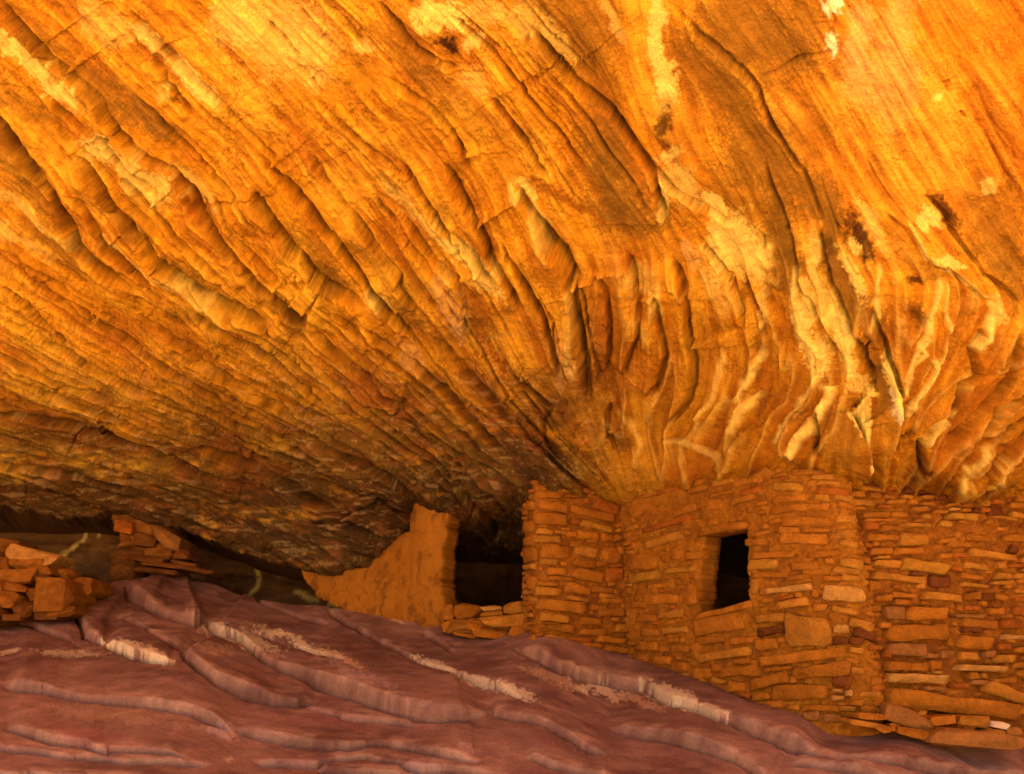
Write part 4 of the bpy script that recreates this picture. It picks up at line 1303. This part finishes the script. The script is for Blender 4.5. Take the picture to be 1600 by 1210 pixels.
zc0 = (DOOR_P[0, 1] + DOOR_P[2, 1]) / 2
wall_core('mud_core', PL_FRONT, -.06, PL_FRONT.len, -.75, 1.75, .009, .17, mud_relief(1.0), mud_col((.37, .145, .012), (.27, .095, .008)), front_mask, front)
FRONT = [
    (1126, 772, 40, 6, -12, 'o', .3), (1160, 781, 40, 11, -14, 'o', .3), (1112, 790, 36, 18, -10, 'o', .2), (1042, 818, 82, 11, -16, 'r', .5), (1036, 844, 64, 16, -16, 't', .6), (1006, 878, 48, 26, -3, 'o', .3), (1006, 902, 52, 14, -10, 'y', .3),
    (1062, 891, 52, 9, -5, 'y', .4), (1081, 928, 17, 40, 2, 'o', .7), (1034, 936, 60, 17, -3, 'o', .4), (1082, 868, 30, 14, -6, 'o', .4), (1012, 772, 40, 11, -14, 'o', .3), (1042, 767, 38, 8, -14, 'r', .3), (1165, 752, 56, 14, -12, 'o', .3), (1000, 795, 44, 20, -18, 'o', .2), (1070, 796, 40, 14, -16, 'o', .25),
    (1130, 752, 40, 10, -12, 't', .2), (1090, 765, 34, 10, -12, 'o', .2), (1058, 865, 24, 20, 0, 'o', .2), (1040, 868, 14, 22, 0, 'o', .2), (1030, 915, 40, 9, -6, 'o', .3), (1005, 925, 26, 12, 0, 'o', .3), (1000, 945, 30, 12, 0, 'o', .3), (1048, 960, 44, 12, -4, 't', .3), (1010, 965, 34, 14, -2, 'o', .3), (1055, 984, 42, 11, -4, 'y', .4), (1015, 988, 30, 12, 2, 'o', .3),
    (1233, 760, 52, 14, 0, 'y', .6), (1262, 737, 52, 11, 0, 'o', .4), (1287, 746, 38, 9, 2, 't', .5), (1294, 755, 40, 7, 3, 't', .5), (1313, 741, 19, 14, 20, 'y', .6), (1303, 768, 54, 15, 8, 'r', .7), (1233, 780, 58, 11, -3, 'o', .3), (1249, 795, 98, 13, -3, 'o', .5), (1319, 779, 38, 12, 12, 't', .5), (1284, 778, 28, 11, 3, 't', .4), (1326, 791, 34, 10, 14, 'o', .5),
    (1263, 815, 86, 14, -2, 'o', .5), (1323, 810, 34, 20, 8, 't', .4), (1233, 828, 34, 11, 0, 'o', .3), (1257, 843, 80, 17, 0, 'o', .7), (1182, 847, 36, 13, 0, 'o', .4), (1275, 829, 46, 7, 0, 'o', .4), (1208, 867, 72, 13, -2, 'o', .5), (1287, 865, 56, 13, -3, 'o', .6), (1193, 883, 48, 16, 0, 'y', .7), (1259, 885, 50, 14, -3, 'o', .6), (1331, 880, 38, 14, 15, 'y', .8),
    (1321, 834, 36, 16, 8, 't', .3), (1326, 850, 32, 11, 10, 't', .4), (1297, 877, 16, 9, 0, 'o', .5), (1322, 893, 44, 10, 6, 't', .6), (1301, 904, 32, 10, 0, 'o', .6), (1330, 904, 32, 10, 6, 't', .5), (1205, 899, 60, 9, 0, 'o', .4), (1249, 902, 46, 9, -3, 'o', .4), (1180, 917, 13, 25, 0, 't', .8), (1234, 920, 76, 11, -6, 'p', 1.1), (1322, 930, 70, 25, 3, 'p', 1.0), (1291, 916, 20, 8, 0, 'o', .6),
    (1200, 938, 18, 9, -4, 'o', .6), (1241, 943, 54, 12, -7, 't', 1.0), (1275, 927, 12, 15, 0, 'o', .6), (1196, 925, 16, 12, 0, 'o', .4), (1215, 950, 30, 8, -4, 'o', .6), (1281, 950, 24, 14, 0, 'o', .6),
    (1124, 976, 84, 26, -10, 'o', .6), (1205, 966, 50, 14, -5, 't', 1.0), (1204, 985, 44, 16, -8, 'd', 1.1), (1264, 985, 74, 50, -3, 't', 1.3), (1319, 953, 42, 12, 10, 't', 1.1), (1315, 983, 24, 14, 0, 'p', 1.2), (1346, 977, 42, 18, 20, 't', 1.2), (1352, 992, 40, 15, 20, 'd', 1.4), (1315, 1001, 25, 14, 0, 'd', 1.2), (1339, 1002, 22, 14, 6, 'd', 1.2),
    (1199, 1007, 36, 18, -3, 'o', .9), (1256, 1026, 138, 18, -6, 'o', 1.5), (1284, 1047, 96, 25, -6, 'o', 1.7), (1153, 1049, 66, 18, -3, 'o', .9), (1317, 1064, 32, 18, 0, 'd', 1.5), (1203, 1065, 66, 19, -12, 'o', 1.3), (1223, 1045, 32, 7, -4, 'o', .9), (1251, 1080, 94, 26, -3, 'o', 1.5), (1309, 1079, 17, 7, 3, 'p', 1.4), (1310, 1090, 20, 9, 3, 'p', 1.6), (1326, 1083, 13, 12, 0, 'p', 1.6),
    (1284, 1107, 62, 10, 2, 'o', 1.5), (1190, 1089, 28, 14, -3, 'o', 1.1), (1240, 1105, 22, 9, 0, 'o', 1.1), (1152, 1073, 27, 17, 0, 'o', .9), (1124, 1064, 20, 8, 15, 't', 1.1), (1269, 1119, 28, 15, 0, 'b', 1.2), (1301, 1121, 30, 14, 0, 'b', 1.2), (1066, 1043, 19, 16, 0, 'o', 1.0), (1097, 1053, 30, 17, 0, 'o', 1.0), (1133, 1022, 86, 15, -8, 't', .7), (1110, 1000, 50, 14, -6, 'o', .5),
    (1088, 1016, 15, 30, 3, 'o', .7), (1062, 1014, 32, 14, 0, 'o', .6), (1160, 1000, 40, 12, -6, 'o', .5), (1160, 1033, 30, 9, -4, 'o', .6), (1120, 1044, 20, 12, 0, 'o', .8), (1015, 1010, 28, 14, 3, 'o', .7), (1000, 1028, 26, 12, 4, 'o', .7), (1035, 1032, 30, 14, 4, 'o', .8), (1222, 1000, 14, 10, 0, 'o', .6), (1240, 1062, 12, 12, 0, 'o', .7), (1180, 1035, 16, 12, 0, 'o', .6),
    (1166, 1086, 17, 8, 10, 'r', 1.0), (1216, 1100, 22, 12, 0, 'o', 1.0), (1300, 1012, 14, 8, 0, 'o', 1.0), (1338, 1016, 22, 10, 10, 't', 1.2), (1332, 1032, 20, 9, 6, 'o', 1.2), (1340, 1048, 20, 10, 4, 't', 1.3), (1338, 1098, 20, 10, 4, 'o', 1.2), (1325, 1108, 26, 8, 2, 't', 1.3),
]
lay_stones(PL_FRONT, front, FRONT, seed=1)
# lintel, sill and the squared jamb
lay_stones(PL_FRONT, front, [(1131, 826, 84, 14, -9, 'o', .9)], name='lintel', seed=2, back=.17)
lay_stones(PL_FRONT, front, [(1131, 955, 98, 10, -13, 'o', 1.2)], name='sill', seed=3, back=.17)

lin = lambda a, b, c, d: (lambda u: c + (d - c) * (u - a) / (b - a))
chink(PL_FRONT, front, FRONT + [(1131, 826, 84, 14, -9), (1131, 955, 98, 10, -13)], 0, PL_FRONT.len - .3, lin(0, 2.2, .10, -.26), lin(0, 2, 1.40, 1.18), 2200, 61, 'ooootor', .45, DOOR, 100, [(1040, 790, 70, 50, -14), (1130, 800, 60, 30, -10), (1030, 880, 70, 40, -4), (1000, 960, 30, 60, 0)])

# --- the wall running off beside it
right = thing('tumbled_slab_wall', 'rough wall of thin tan and maroon slabs loosely bedded in mud', 'wall')
wall_core('mud_core', PL_RIGHT, -.02, 3.1, -.8, 1.75, .010, .3, mud_relief(1.35, 1.0, .014), mud_col((.34, .125, .012), (.21, .07, .008)), None, right)
RIGHT = [
    (1432, 766, 40, 11, 5, 'd'), (1470, 776, 19, 15, 0, 'd'), (1486, 772, 18, 13, 30, 'o'), (1501, 780, 16, 12, 0, 'd'), (1521, 777, 28, 10, 5, 'o'), (1538, 787, 16, 8, 0, 'o'), (1554, 800, 25, 16, 5, 'd'), (1537, 797, 12, 9, 0, 'r'), (1488, 789, 21, 5, -5, 'o'), (1509, 791, 16, 4, 0, 'o'), (1490, 796, 18, 5, 2, 'p'), (1508, 798, 15, 5, 2, 'o'),
    (1502, 808, 50, 12, 5, 'y', 1.3), (1524, 798, 12, 10, 0, 'd'), (1366, 805, 46, 8, 0, 'o', 1.4), (1371, 813, 44, 4, 0, 'o'), (1418, 777, 18, 5, 3, 't'), (1449, 776, 23, 5, 3, 't'), (1388, 777, 18, 6, 10, 'o'), (1437, 796, 28, 7, 0, 'o'), (1406, 803, 28, 9, 0, 'o', .6), (1428, 821, 48, 7, 3, 't', 1.2), (1362, 822, 24, 13, 0, 'r'), (1392, 826, 34, 10, 0, 'o', .6),
    (1380, 840, 52, 11, 0, 'o'), (1428, 843, 48, 20, 2, 't'), (1478, 819, 22, 10, 8, 'y', .6), (1356, 852, 13, 9, 10, 'r'), (1367, 850, 9, 7, 10, 'o'), (1418, 861, 50, 13, 0, 'o', .6), (1376, 861, 36, 11, 0, 'o', .6), (1378, 871, 21, 6, 0, 'y', 1.2), (1385, 881, 44, 10, 4, 't'), (1443, 884, 74, 20, 8, 'y', 1.4), (1475, 868, 20, 11, 0, 'o'), (1553, 867, 74, 13, 8, 't', .8),
    (1525, 884, 42, 11, 5, 'y', .8), (1404, 903, 88, 13, 6, 't', 1.1), (1433, 896, 19, 9, 0, 'd'), (1470, 909, 34, 18, 0, 'd', .8), (1518, 901, 36, 10, 10, 'o'), (1566, 901, 26, 10, 0, 't'), (1592, 900, 22, 8, 0, 't'), (1567, 911, 32, 7, 4, 't'), (1568, 809, 44, 5, 10, 't', .6), (1565, 826, 18, 8, 0, 'o', .5), (1366, 916, 20, 15, 0, 'o'), (1472, 931, 64, 14, 5, 't'),
    (1520, 931, 22, 13, 0, 'o'), (1542, 933, 24, 13, 0, 'd'), (1562, 934, 21, 8, 5, 'o'), (1522, 915, 44, 6, 6, 't'), (1584, 858, 14, 15, 10, 'd', .6), (1398, 958, 34, 20, 3, 'b', 1.2), (1447, 959, 64, 23, 3, 'o', 1.1), (1509, 963, 50, 7, 2, 'b', 1.3), (1531, 975, 56, 15, 4, 'o', 1.1), (1518, 985, 32, 10, 2, 'd', 1.2), (1430, 989, 98, 28, 1, 'o', 2.0), (1521, 1003, 58, 23, 5, 'o', 1.5),
    (1414, 1014, 64, 21, 5, 'b', 1.4), (1484, 1003, 10, 16, 0, 'o', 1.0), (1414, 1041, 66, 15, 0, 'o', 1.7), (1460, 1040, 20, 16, 0, 'o', 1.0), (1512, 1026, 28, 12, 0, 't', 1.2), (1568, 1029, 30, 15, 0, 't', 1.5), (1532, 1044, 84, 12, 3, 'p', 1.9), (1592, 1040, 26, 10, 0, 'o', 1.3), (1434, 1061, 102, 14, 2, 'p', 1.8), (1568, 1063, 34, 9, 0, 'o', 1.3), (1570, 1081, 64, 20, 20, 't', 1.7),
    (1488, 1101, 222, 32, 7, 'o', 2.4), (1358, 1102, 34, 20, 3, 't', 2.0), (1366, 1012, 18, 9, 4, 'o', 1.2), (1360, 1022, 26, 9, 8, 't', 1.2), (1354, 1034, 22, 8, 3, 'o', 1.2), (1352, 1046, 30, 6, 6, 't', 1.5), (1360, 1055, 32, 6, 4, 'o', 1.5), (1364, 1064, 30, 7, 4, 't', 1.7), (1362, 1073, 32, 6, 2, 'o', 1.7), (1357, 1083, 30, 7, 0, 't', 1.7), (1385, 1022, 12, 12, 0, 'r', 1.0),
    (1595, 1016, 22, 9, 0, 'o', 1.2), (1585, 996, 40, 8, 2, 'p', 1.3), (1580, 975, 34, 14, 4, 'r', .6), (1595, 955, 24, 14, 4, 'r', .7), (1556, 955, 26, 12, 2, 'o', .7), (1480, 985, 16, 10, 0, 'o', .8), (1380, 935, 26, 10, 0, 'o', .8), (1410, 930, 40, 9, 3, 'o', .9), (1382, 977, 20, 10, 0, 'o', .8), (1450, 1025, 30, 9, 3, 'b', .9), (1480, 1022, 22, 14, 0, 'b', .8), (1545, 1022, 18, 14, 0, 'b', .8),
    (1500, 1072, 30, 8, 3, 'r', .9), (1460, 1076, 34, 7, 3, 'b', .8), (1530, 1066, 26, 9, 3, 'b', .8), (1410, 1080, 30, 9, 3, 'b', .8), (1598, 1110, 40, 16, 6, 'o', 1.8), (1385, 1060, 14, 12, 0, 'r', .9), (1400, 785, 30, 7, 0, 'o', .7), (1380, 792, 22, 6, 3, 'r', .8), (1450, 787, 22, 7, 3, 'o', .7), (1470, 800, 24, 7, 3, 'o', .6), (1588, 790, 24, 10, 3, 'o', .7), (1590, 805, 22, 8, 8, 't', .7),
    (1500, 850, 40, 10, 4, 'o', .4), (1530, 840, 40, 12, 4, 'o', .4), (1585, 840, 36, 12, 4, 'o', .4), (1480, 845, 30, 10, 0, 'o', .4), (1500, 868, 24, 8, 0, 'r', .5), (1640, 800, 50, 14, 5, 'o'), (1650, 840, 60, 16, 5, 't'), (1640, 890, 50, 14, 5, 'o'), (1650, 940, 60, 18, 5, 'o'), (1640, 1000, 60, 18, 5, 't'), (1650, 1060, 70, 20, 5, 'o'), (1660, 1120, 80, 26, 5, 'o'),
]
lay_stones(PL_RIGHT, right, RIGHT, seed=4, proud=1.15)

chink(PL_RIGHT, right, RIGHT, .02, 1.7, lin(0, 1.6, -.25, -.30), lin(0, 1.6, 1.12, 1.2), 2600, 62, 'oootorro', 1.0, None, 130, [(1530, 840, 140, 34, 4), (1500, 858, 60, 16, 4), (1590, 970, 30, 60, 0), (1470, 1020, 60, 20, 0)])

# --- the pier
pier = thing('masonry_pier', 'coursed stone pier between the open gap and the doorway wall', 'wall')
wall_core('mud_core', PL_PIER, 0, PL_PIER.len + .05, -.3, 1.95, .009, .22, mud_relief(.9, 1.0, .010), mud_col((.33, .122, .012), (.23, .08, .008)), None, pier)
PIER = [
    (846, 757, 46, 10, 5, 'r', 1.3), (889, 764, 40, 14, 10, 'y', 1.1), (858, 773, 44, 15, 5, 'o', 1.2), (831, 790, 14, 17, 0, 'o', 1.2), (865, 791, 45, 17, 8, 'o', 1.4), (928, 803, 74, 14, 14, 'o', 1.2), (948, 791, 43, 18, 17, 'r', 1.2), (916, 783, 11, 10, 0, 'r', 1.0), (862, 813, 54, 19, 4, 'o', 1.5), (827, 823, 18, 19, 0, 'o', 1.3), (932, 822, 56, 12, 15, 'y', 1.0),
    (851, 831, 27, 9, 3, 't', 1.3), (919, 836, 38, 15, 5, 'o', 1.0), (853, 845, 56, 11, -2, 't', 1.2), (895, 835, 18, 9, 0, 'o', .9), (949, 840, 19, 13, 0, 'o', .9), (966, 841, 15, 10, 0, 'o', .8), (866, 862, 44, 24, 3, 'o', 1.4), (831, 867, 24, 28, 0, 'o', 1.2), (916, 861, 37, 17, 12, 't', 1.2), (954, 866, 32, 28, 0, 'o', .6), (914, 880, 40, 12, 8, 'o', 1.0), (857, 879, 30, 9, 3, 't', 1.2),
    (919, 898, 54, 18, 10, 'o', 1.1), (960, 899, 28, 20, 0, 'r', 1.0), (869, 893, 32, 11, 0, 'o', 1.0), (876, 904, 40, 7, 3, 'o', 1.1), (857, 913, 36, 7, 3, 'o', 1.2), (903, 921, 42, 16, 8, 'o', 1.1), (858, 925, 40, 15, 5, 't', 1.3), (832, 911, 13, 22, 0, 'o', 1.1), (941, 921, 38, 11, 4, 'o', 1.0), (903, 936, 36, 9, 10, 't', 1.1), (876, 946, 82, 22, 6, 'o', 1.6), (955, 939, 38, 8, 3, 'o', 1.0),
    (957, 957, 44, 14, 2, 'o', 1.1), (867, 965, 48, 14, 3, 't', 1.5), (923, 971, 36, 12, 2, 'o', 1.1), (973, 981, 24, 15, 5, 't', 1.0), (860, 981, 84, 14, 3, 'o', 1.5), (925, 988, 44, 12, 4, 'o', 1.1), (955, 1000, 46, 10, 6, 'o', 1.1), (905, 1000, 46, 9, 4, 'r', 1.1), (965, 1015, 40, 9, 6, 'o', 1.1), (925, 1008, 40, 8, 5, 'o', 1.0), (870, 995, 40, 9, 3, 'o', 1.1), (900, 850, 18, 12, 6, 'o', .8),
    (890, 905, 20, 8, 0, 'r', .8), (940, 880, 18, 12, 0, 'o', .8), (900, 815, 16, 9, 6, 'r', .8), (829, 845, 18, 16, 0, 'o', 1.1), (829, 886, 18, 9, 0, 't', 1.1), (835, 938, 14, 14, 0, 'o', 1.2), (968, 820, 12, 10, 6, 'r', .8), (970, 860, 12, 14, 0, 'o', .7), (965, 925, 14, 10, 0, 'o', .8), (935, 950, 24, 10, 3, 'o', 1.0),
]
lay_stones(PL_PIER, pier, PIER, seed=5)

chink(PL_PIER, pier, PIER, .02, PL_PIER.len, lin(0, 1.3, .30, .15), lin(0, 1.3, 1.50, 1.42), 1500, 63, 'oootor', 1.0)

# --- the plastered wedge of wall
plast = thing('plastered_wall', 'smooth orange mud-plastered wall tapering under the sooty roof', 'wall')
PP = np.array([uz(PL_PLAST, p) for p in ((470, 892), (560, 868), (594, 864), (602, 850), (638, 828), (646, 790), (652, 740), (720, 740))])
uend = PL_PLAST.hit(703, 870)[0]
PP = np.array(list(map(tuple, PP)) + [(PL_PLAST.len, 1.9), (PL_PLAST.len, -.2), tuple(uz(PL_PLAST, (690, 1010))), tuple(uz(PL_PLAST, (600, 985))), tuple(uz(PL_PLAST, (490, 930)))])


def plast_relief(U_, Z_):
    edge = sst(.22, 0, uend - U_)
    base = .03 * (fbm(U_ * 2.5, Z_ * 2.5, 4, 51) - .5) + .010 * (fbm(U_ * 22, Z_ * 7, 4, 53) - .5) + .004 * (fbm(U_ * 70, Z_ * 50, 2, 55) - .5)
    f1, f2, c = cells(U_ * 14 + fbm(U_ * 9, Z_ * 9, 2, 5), Z_ * 8, 56)
    low = sst(.72, .52, Z_ + .28 * (U_ - uend))
    spall = np.clip((fbm(U_ * 4 + 5, Z_ * 5, 4, 59, .6) - .56) * 12, 0, 1)
    rough = np.maximum(np.maximum(edge, low), .15)
    return base + rough * (.05 * (fbm(U_ * 10, Z_ * 7, 4, 58) - .5) + .02 * (c - .5)) - .014 * sst(.05, 0, f2 - f1) * rough - .012 * spall


def plast_col(U_, Z_, d):
    k = np.clip(.5 + 1.6 * (fbm(U_ * 3, Z_ * 3, 4, 60) - .5) + 1.0 * (fbm(U_ * 26, Z_ * 2.2, 3, 61) - .5), 0, 1)[..., None]
    c = np.array((.28, .105, .010)) * (1 - k) + np.array((.38, .152, .015)) * k
    g_ = np.clip((fbm(U_ * 14, Z_ * 9, 4, 6, .65) - .56) * 8, 0, 1)[..., None]
    return np.clip(c * (1 - .35 * g_), .01, .9)


def plast_mask(cu, cz):
    w = (fbm(cu * 10, cz * 10, 3, 62) - .5) * .05
    rag = (fbm(cz * 4, cz * 0, 4, 63, .6) - .5) * .16 + (fbm(cz * 22, cz * 0, 2, 64) - .5) * .03
    return in_poly(cu + w, cz + w, PP) & (cu < uend + rag * .7 - .05)


wall_core('mud_plaster', PL_PLAST, float(PP[:, 0].min()) - .1, PL_PLAST.len, -.2, 2.0, .011, .22, plast_relief, plast_col, plast_mask, plast, M_PLASTER)


# ------------------------------------------------------------------ loose stones
def block_mesh(name, quad, Y, depth, seed, n=12, lean=.0, rnd=.07):
    """a loose rock: its face traced at distance Y, its real thickness behind, split and chipped to flat faces"""
    import bmesh
    r = random.Random(seed)
    Q = at(np.array([p[0] for p in quad]), np.array([p[1] for p in quad]), np.full(4, Y) + np.array([lean, lean, -lean, -lean]) * .5)
    c = Q.mean(0)
    size = min(np.linalg.norm(Q[1] - Q[0]), np.linalg.norm(Q[2] - Q[1]))
    bm = bmesh.new()
    for k in range(4):
        a, b = Q[k], Q[(k + 1) % 4]
        for t in (r.uniform(.02, .34), r.uniform(.4, .6), 1 - r.uniform(.02, .34)):
            p = a + (b - a) * t
            p = c + (p - c) * r.uniform(.86, 1.10)
            for d in (0, 1):
                y = depth * d + r.uniform(-.28, .28) * min(size, depth)
                bm.verts.new(p + np.array((0, y, 0)) + (c - p) * (.12 * d * r.random()))
    for _ in range(3):
        t, u = r.uniform(.25, .75), r.uniform(.25, .75)
        p = (Q[0] * (1 - t) + Q[1] * t) * (1 - u) + (Q[3] * (1 - t) + Q[2] * t) * u
        bm.verts.new(p - np.array((0, size * r.uniform(.10, .34), 0)))
    res = bmesh.ops.convex_hull(bm, input=bm.verts)
    bmesh.ops.delete(bm, geom=[v for v in bm.verts if not v.link_faces], context='VERTS')
    bmesh.ops.bevel(bm, geom=list(bm.edges), offset=size * .03, segments=1, affect='EDGES', clamp_overlap=True)
    bmesh.ops.recalc_face_normals(bm, faces=bm.faces)
    me = bpy.data.meshes.new(name)
    bm.to_mesh(me)
    bm.free()
    return me


def blocks(parent, lst, seed, name='stone', dY=0.0):
    for k, (cx, cy, w, h, ang, mt, Y, dp) in enumerate(lst):
        r = random.Random(seed * 77 + k)
        q = px_quad(cx, cy, w, h, ang)
        q = [(x + r.uniform(-.14, .14) * w, y + r.uniform(-.16, .16) * h) for x, y in q]
        me = block_mesh(name, q, Y + dY, dp, seed * 91 + k, lean=.04)
        me.materials.append(M_STONE[mt])
        link(name, me, None, parent)


def lump(name, parent, cx, cy, w, h, Y, dp, col, seed, rough=.22):
    """a rounded mass of mud, knobbly"""
    nu, nv = 48, 26
    a, b = np.meshgrid(np.linspace(0, 2 * np.pi, nu, endpoint=False), np.linspace(.02, np.pi - .02, nv))
    d = np.stack([np.cos(a) * np.sin(b), np.sin(a) * np.sin(b), np.cos(b)], -1)
    k = 1 + rough * 2 * (fbm(d[..., 0] * 2 + d[..., 1] * 1.3 + seed * 5, d[..., 2] * 2.4 + d[..., 1], 4, 20, .6) - .5)
    f1, f2, c = cells(d[..., 0] * 2.5 + d[..., 1] + seed, d[..., 2] * 3, 44)
    k = k + .14 * (c - .5) - .06 * sst(.1, 0, f2 - f1)
    sg = np.sign(d) * np.abs(d) ** .75
    P0, P1 = at(cx - w / 2, cy, Y), at(cx + w / 2, cy, Y)
    rx_ = (P1 - P0)[0] / 2
    rz_ = (at(cx, cy - h / 2, Y) - at(cx, cy + h / 2, Y))[2] / 2
    V = at(cx, cy, Y + dp * .5) + sg * np.array((rx_, dp * .5, rz_)) * k[..., None]
    nr, nc = nv, nu
    i = np.arange(nr - 1)[:, None] * nc + np.arange(nc)[None]
    j = np.arange(nr - 1)[:, None] * nc + (np.arange(nc)[None] + 1) % nc
    F = np.stack([i, i + nc, j + nc, j], -1).reshape(-1, 4)
    C = np.array(col) * (.7 + .6 * c[..., None])
    return link(name, mesh_np(name, V, F, C), M_MUD, parent)


low = thing('low_stone_sill', 'low course of stacked stones closing the foot of the open gap', 'wall')
blocks(low, [(703, 957, 20, 24, 0, 'o', 6.70, .2), (732, 959, 42, 27, 5, 'o', 6.65, .25), (769, 951, 30, 8, -6, 'p', 6.45, .2), (769, 959, 34, 8, -8, 't', 6.43, .22), (807, 950, 42, 19, -6, 't', 6.40, .25), (796, 969, 80, 20, -7, 't', 6.30, .3), (748, 977, 34, 22, 5, 'o', 6.42, .3),
             (716, 979, 48, 24, 8, 'o', 6.60, .3), (770, 988, 60, 18, 5, 'o', 6.36, .3), (820, 987, 50, 16, 2, 'o', 6.24, .3), (730, 990, 40, 14, 8, 'o', 6.50, .3), (690, 950, 14, 30, 5, 'o', 6.80, .15)], 1, dY=.10)

heap = thing('collapsed_wall', 'collapsed heap of angular orange stones topped by a pale slab', 'wall')
blocks(heap, [(10, 853, 34, 30, 10, 'h', 6.95, .35), (44, 867, 72, 24, 14, 'p', 6.75, .3), (40, 883, 60, 24, 6, 'h', 6.72, .35), (4, 880, 22, 20, 0, 'h', 6.68, .3), (20, 901, 56, 24, 4, 'h', 6.55, .4), (60, 893, 34, 20, -10, 'h', 6.62, .35), (85, 930, 58, 50, -6, 'h', 6.45, .4), (127, 916, 40, 32, -4, 'h', 6.75, .35),
              (66, 906, 26, 18, 5, 'k', 6.55, .3), (18, 918, 40, 14, 8, 'h', 6.48, .35), (8, 940, 28, 30, 0, 'h', 6.42, .35), (34, 956, 30, 24, 10, 'k', 6.38, .3), (56, 930, 30, 20, 0, 'h', 6.52, .3), (50, 948, 30, 16, 4, 'k', 6.48, .3), (92, 956, 56, 14, -4, 'h', 6.42, .35), (-20, 930, 40, 40, 5, 'h', 6.4, .4), (-30, 880, 40, 40, 5, 'h', 6.6, .4), (-40, 960, 60, 30, 5, 'k', 6.3, .4),
              (70, 962, 30, 12, 0, 'k', 6.40, .3), (15, 965, 30, 12, 0, 'k', 6.32, .3), (112, 940, 22, 26, 0, 'h', 6.62, .3)], 2, dY=.45)
knob = thing('wall_stub', 'crumbling stub of mud and stone wedged under the low roof', 'wall')
lump('mud_body', knob, 240, 838, 100, 60, 7.95, .6, (.26, .10, .014), 1)  # stub mud darkened as well, for the shadow it stands in
lump('mud_body', knob, 265, 862, 70, 40, 7.93, .5, (.25, .095, .014), 2)
lump('mud_body', knob, 205, 898, 52, 48, 7.95, .5, (.17, .07, .014), 3, .15)
lump('mud_body', knob, 220, 880, 90, 44, 8.05, .5, (.16, .065, .014), 7, .15)
lump('mud_body', knob, 212, 812, 60, 30, 8.0, .5, (.24, .09, .014), 5)
blocks(knob, [(189, 822, 30, 22, 8, 'r', 7.86, .25), (262, 842, 50, 30, 24, 'b', 7.86, .3), (283, 866, 24, 18, 8, 'k', 7.88, .3), (225, 842, 30, 22, 10, 'k', 7.9, .3), (234, 875, 60, 8, 8, 'k', 7.90, .4), (262, 884, 80, 7, 6, 'k', 7.90, .4), (300, 889, 60, 7, 12, 'k', 7.88, .4), (240, 892, 70, 7, 4, 'k', 7.90, .4), (292, 880, 40, 6, 12, 'k', 7.90, .4)], 3)
lump('mud_fill', heap, 60, 915, 120, 70, 7.12, .5, (.32, .13, .018), 4, .15)
lump('mud_fill', low, 760, 982, 130, 30, 6.5, .4, (.32, .13, .018), 6, .15)

LOOSE = [
    ((1532, 1156, 142, 28, 4, 'b', 4.62, .34), 'stone_slab', 'long brown stone slab lying on the slickrock at the wall foot', 'stone'),
    ((1420, 1123, 82, 30, 20, 'b', 4.74, .22), 'stone_slab', 'tilted brown slab leaning at the foot of the tumbled wall', 'stone'),
    ((1430, 1147, 58, 15, 11, 'o', 4.66, .2), 'stone', 'flat orange stone lying under the tilted brown slab', 'stone'),
    ((1475, 1127, 42, 15, -3, 'o', 4.78, .2), 'stone', 'small orange stone beside the tilted brown slab, below the longest slab', 'stone'),
    ((1521, 1127, 50, 17, 2, 't', 4.80, .2), 'stone', 'squared tan stone resting on the long brown slab', 'stone'),
    ((1563, 1134, 29, 12, 10, 'w', 4.78, .12), 'stone', 'rounded whitish stone beside the squared tan stone', 'stone'),
    ((1557, 1144, 28, 9, 8, 't', 4.74, .14), 'stone', 'thin tan chip under the rounded whitish stone', 'stone'),
    ((1585, 1143, 24, 12, 4, 'b', 4.76, .14), 'stone', 'small brown stone on the long brown slab, next to the rounded whitish stone', 'stone'),
    ((1397, 1137, 14, 12, 20, 'o', 4.70, .1), 'stone', 'tiny orange chip between the fallen slabs at the wall corner', 'stone'),
    ((1364, 1120, 42, 10, 6, 'o', 4.68, .2), 'stone', 'thin orange slab under the square block at the wall corner', 'stone'),
    ((1350, 1131, 50, 10, 8, 't', 4.66, .2), 'stone', 'thin tan slab jutting lowest at the wall corner', 'stone'),
    ((1380, 1139, 26, 11, 22, 'o', 4.66, .15), 'stone', 'small tilted orange stone beside the jutting tan slab', 'stone'),
    ((1442, 1114, 13, 8, 10, 't', 4.76, .08), 'stone', 'tiny tan pebble on the tilted brown slab', 'stone'),
]
for k, ((cx, cy, w, h, ang, mt, Y, dp), nm, lab, cat) in enumerate(LOOSE):
    r = random.Random(900 + k)
    q = px_quad(cx, cy, w, h, ang)
    q = [(x + r.uniform(-.06, .06) * w, y + r.uniform(-.08, .08) * h) for x, y in q]
    me = block_mesh(nm, q, Y, dp, 950 + k, lean=.03)
    me.materials.append(M_STONE[mt])
    link(nm, me, None, None, label=lab, category=cat)
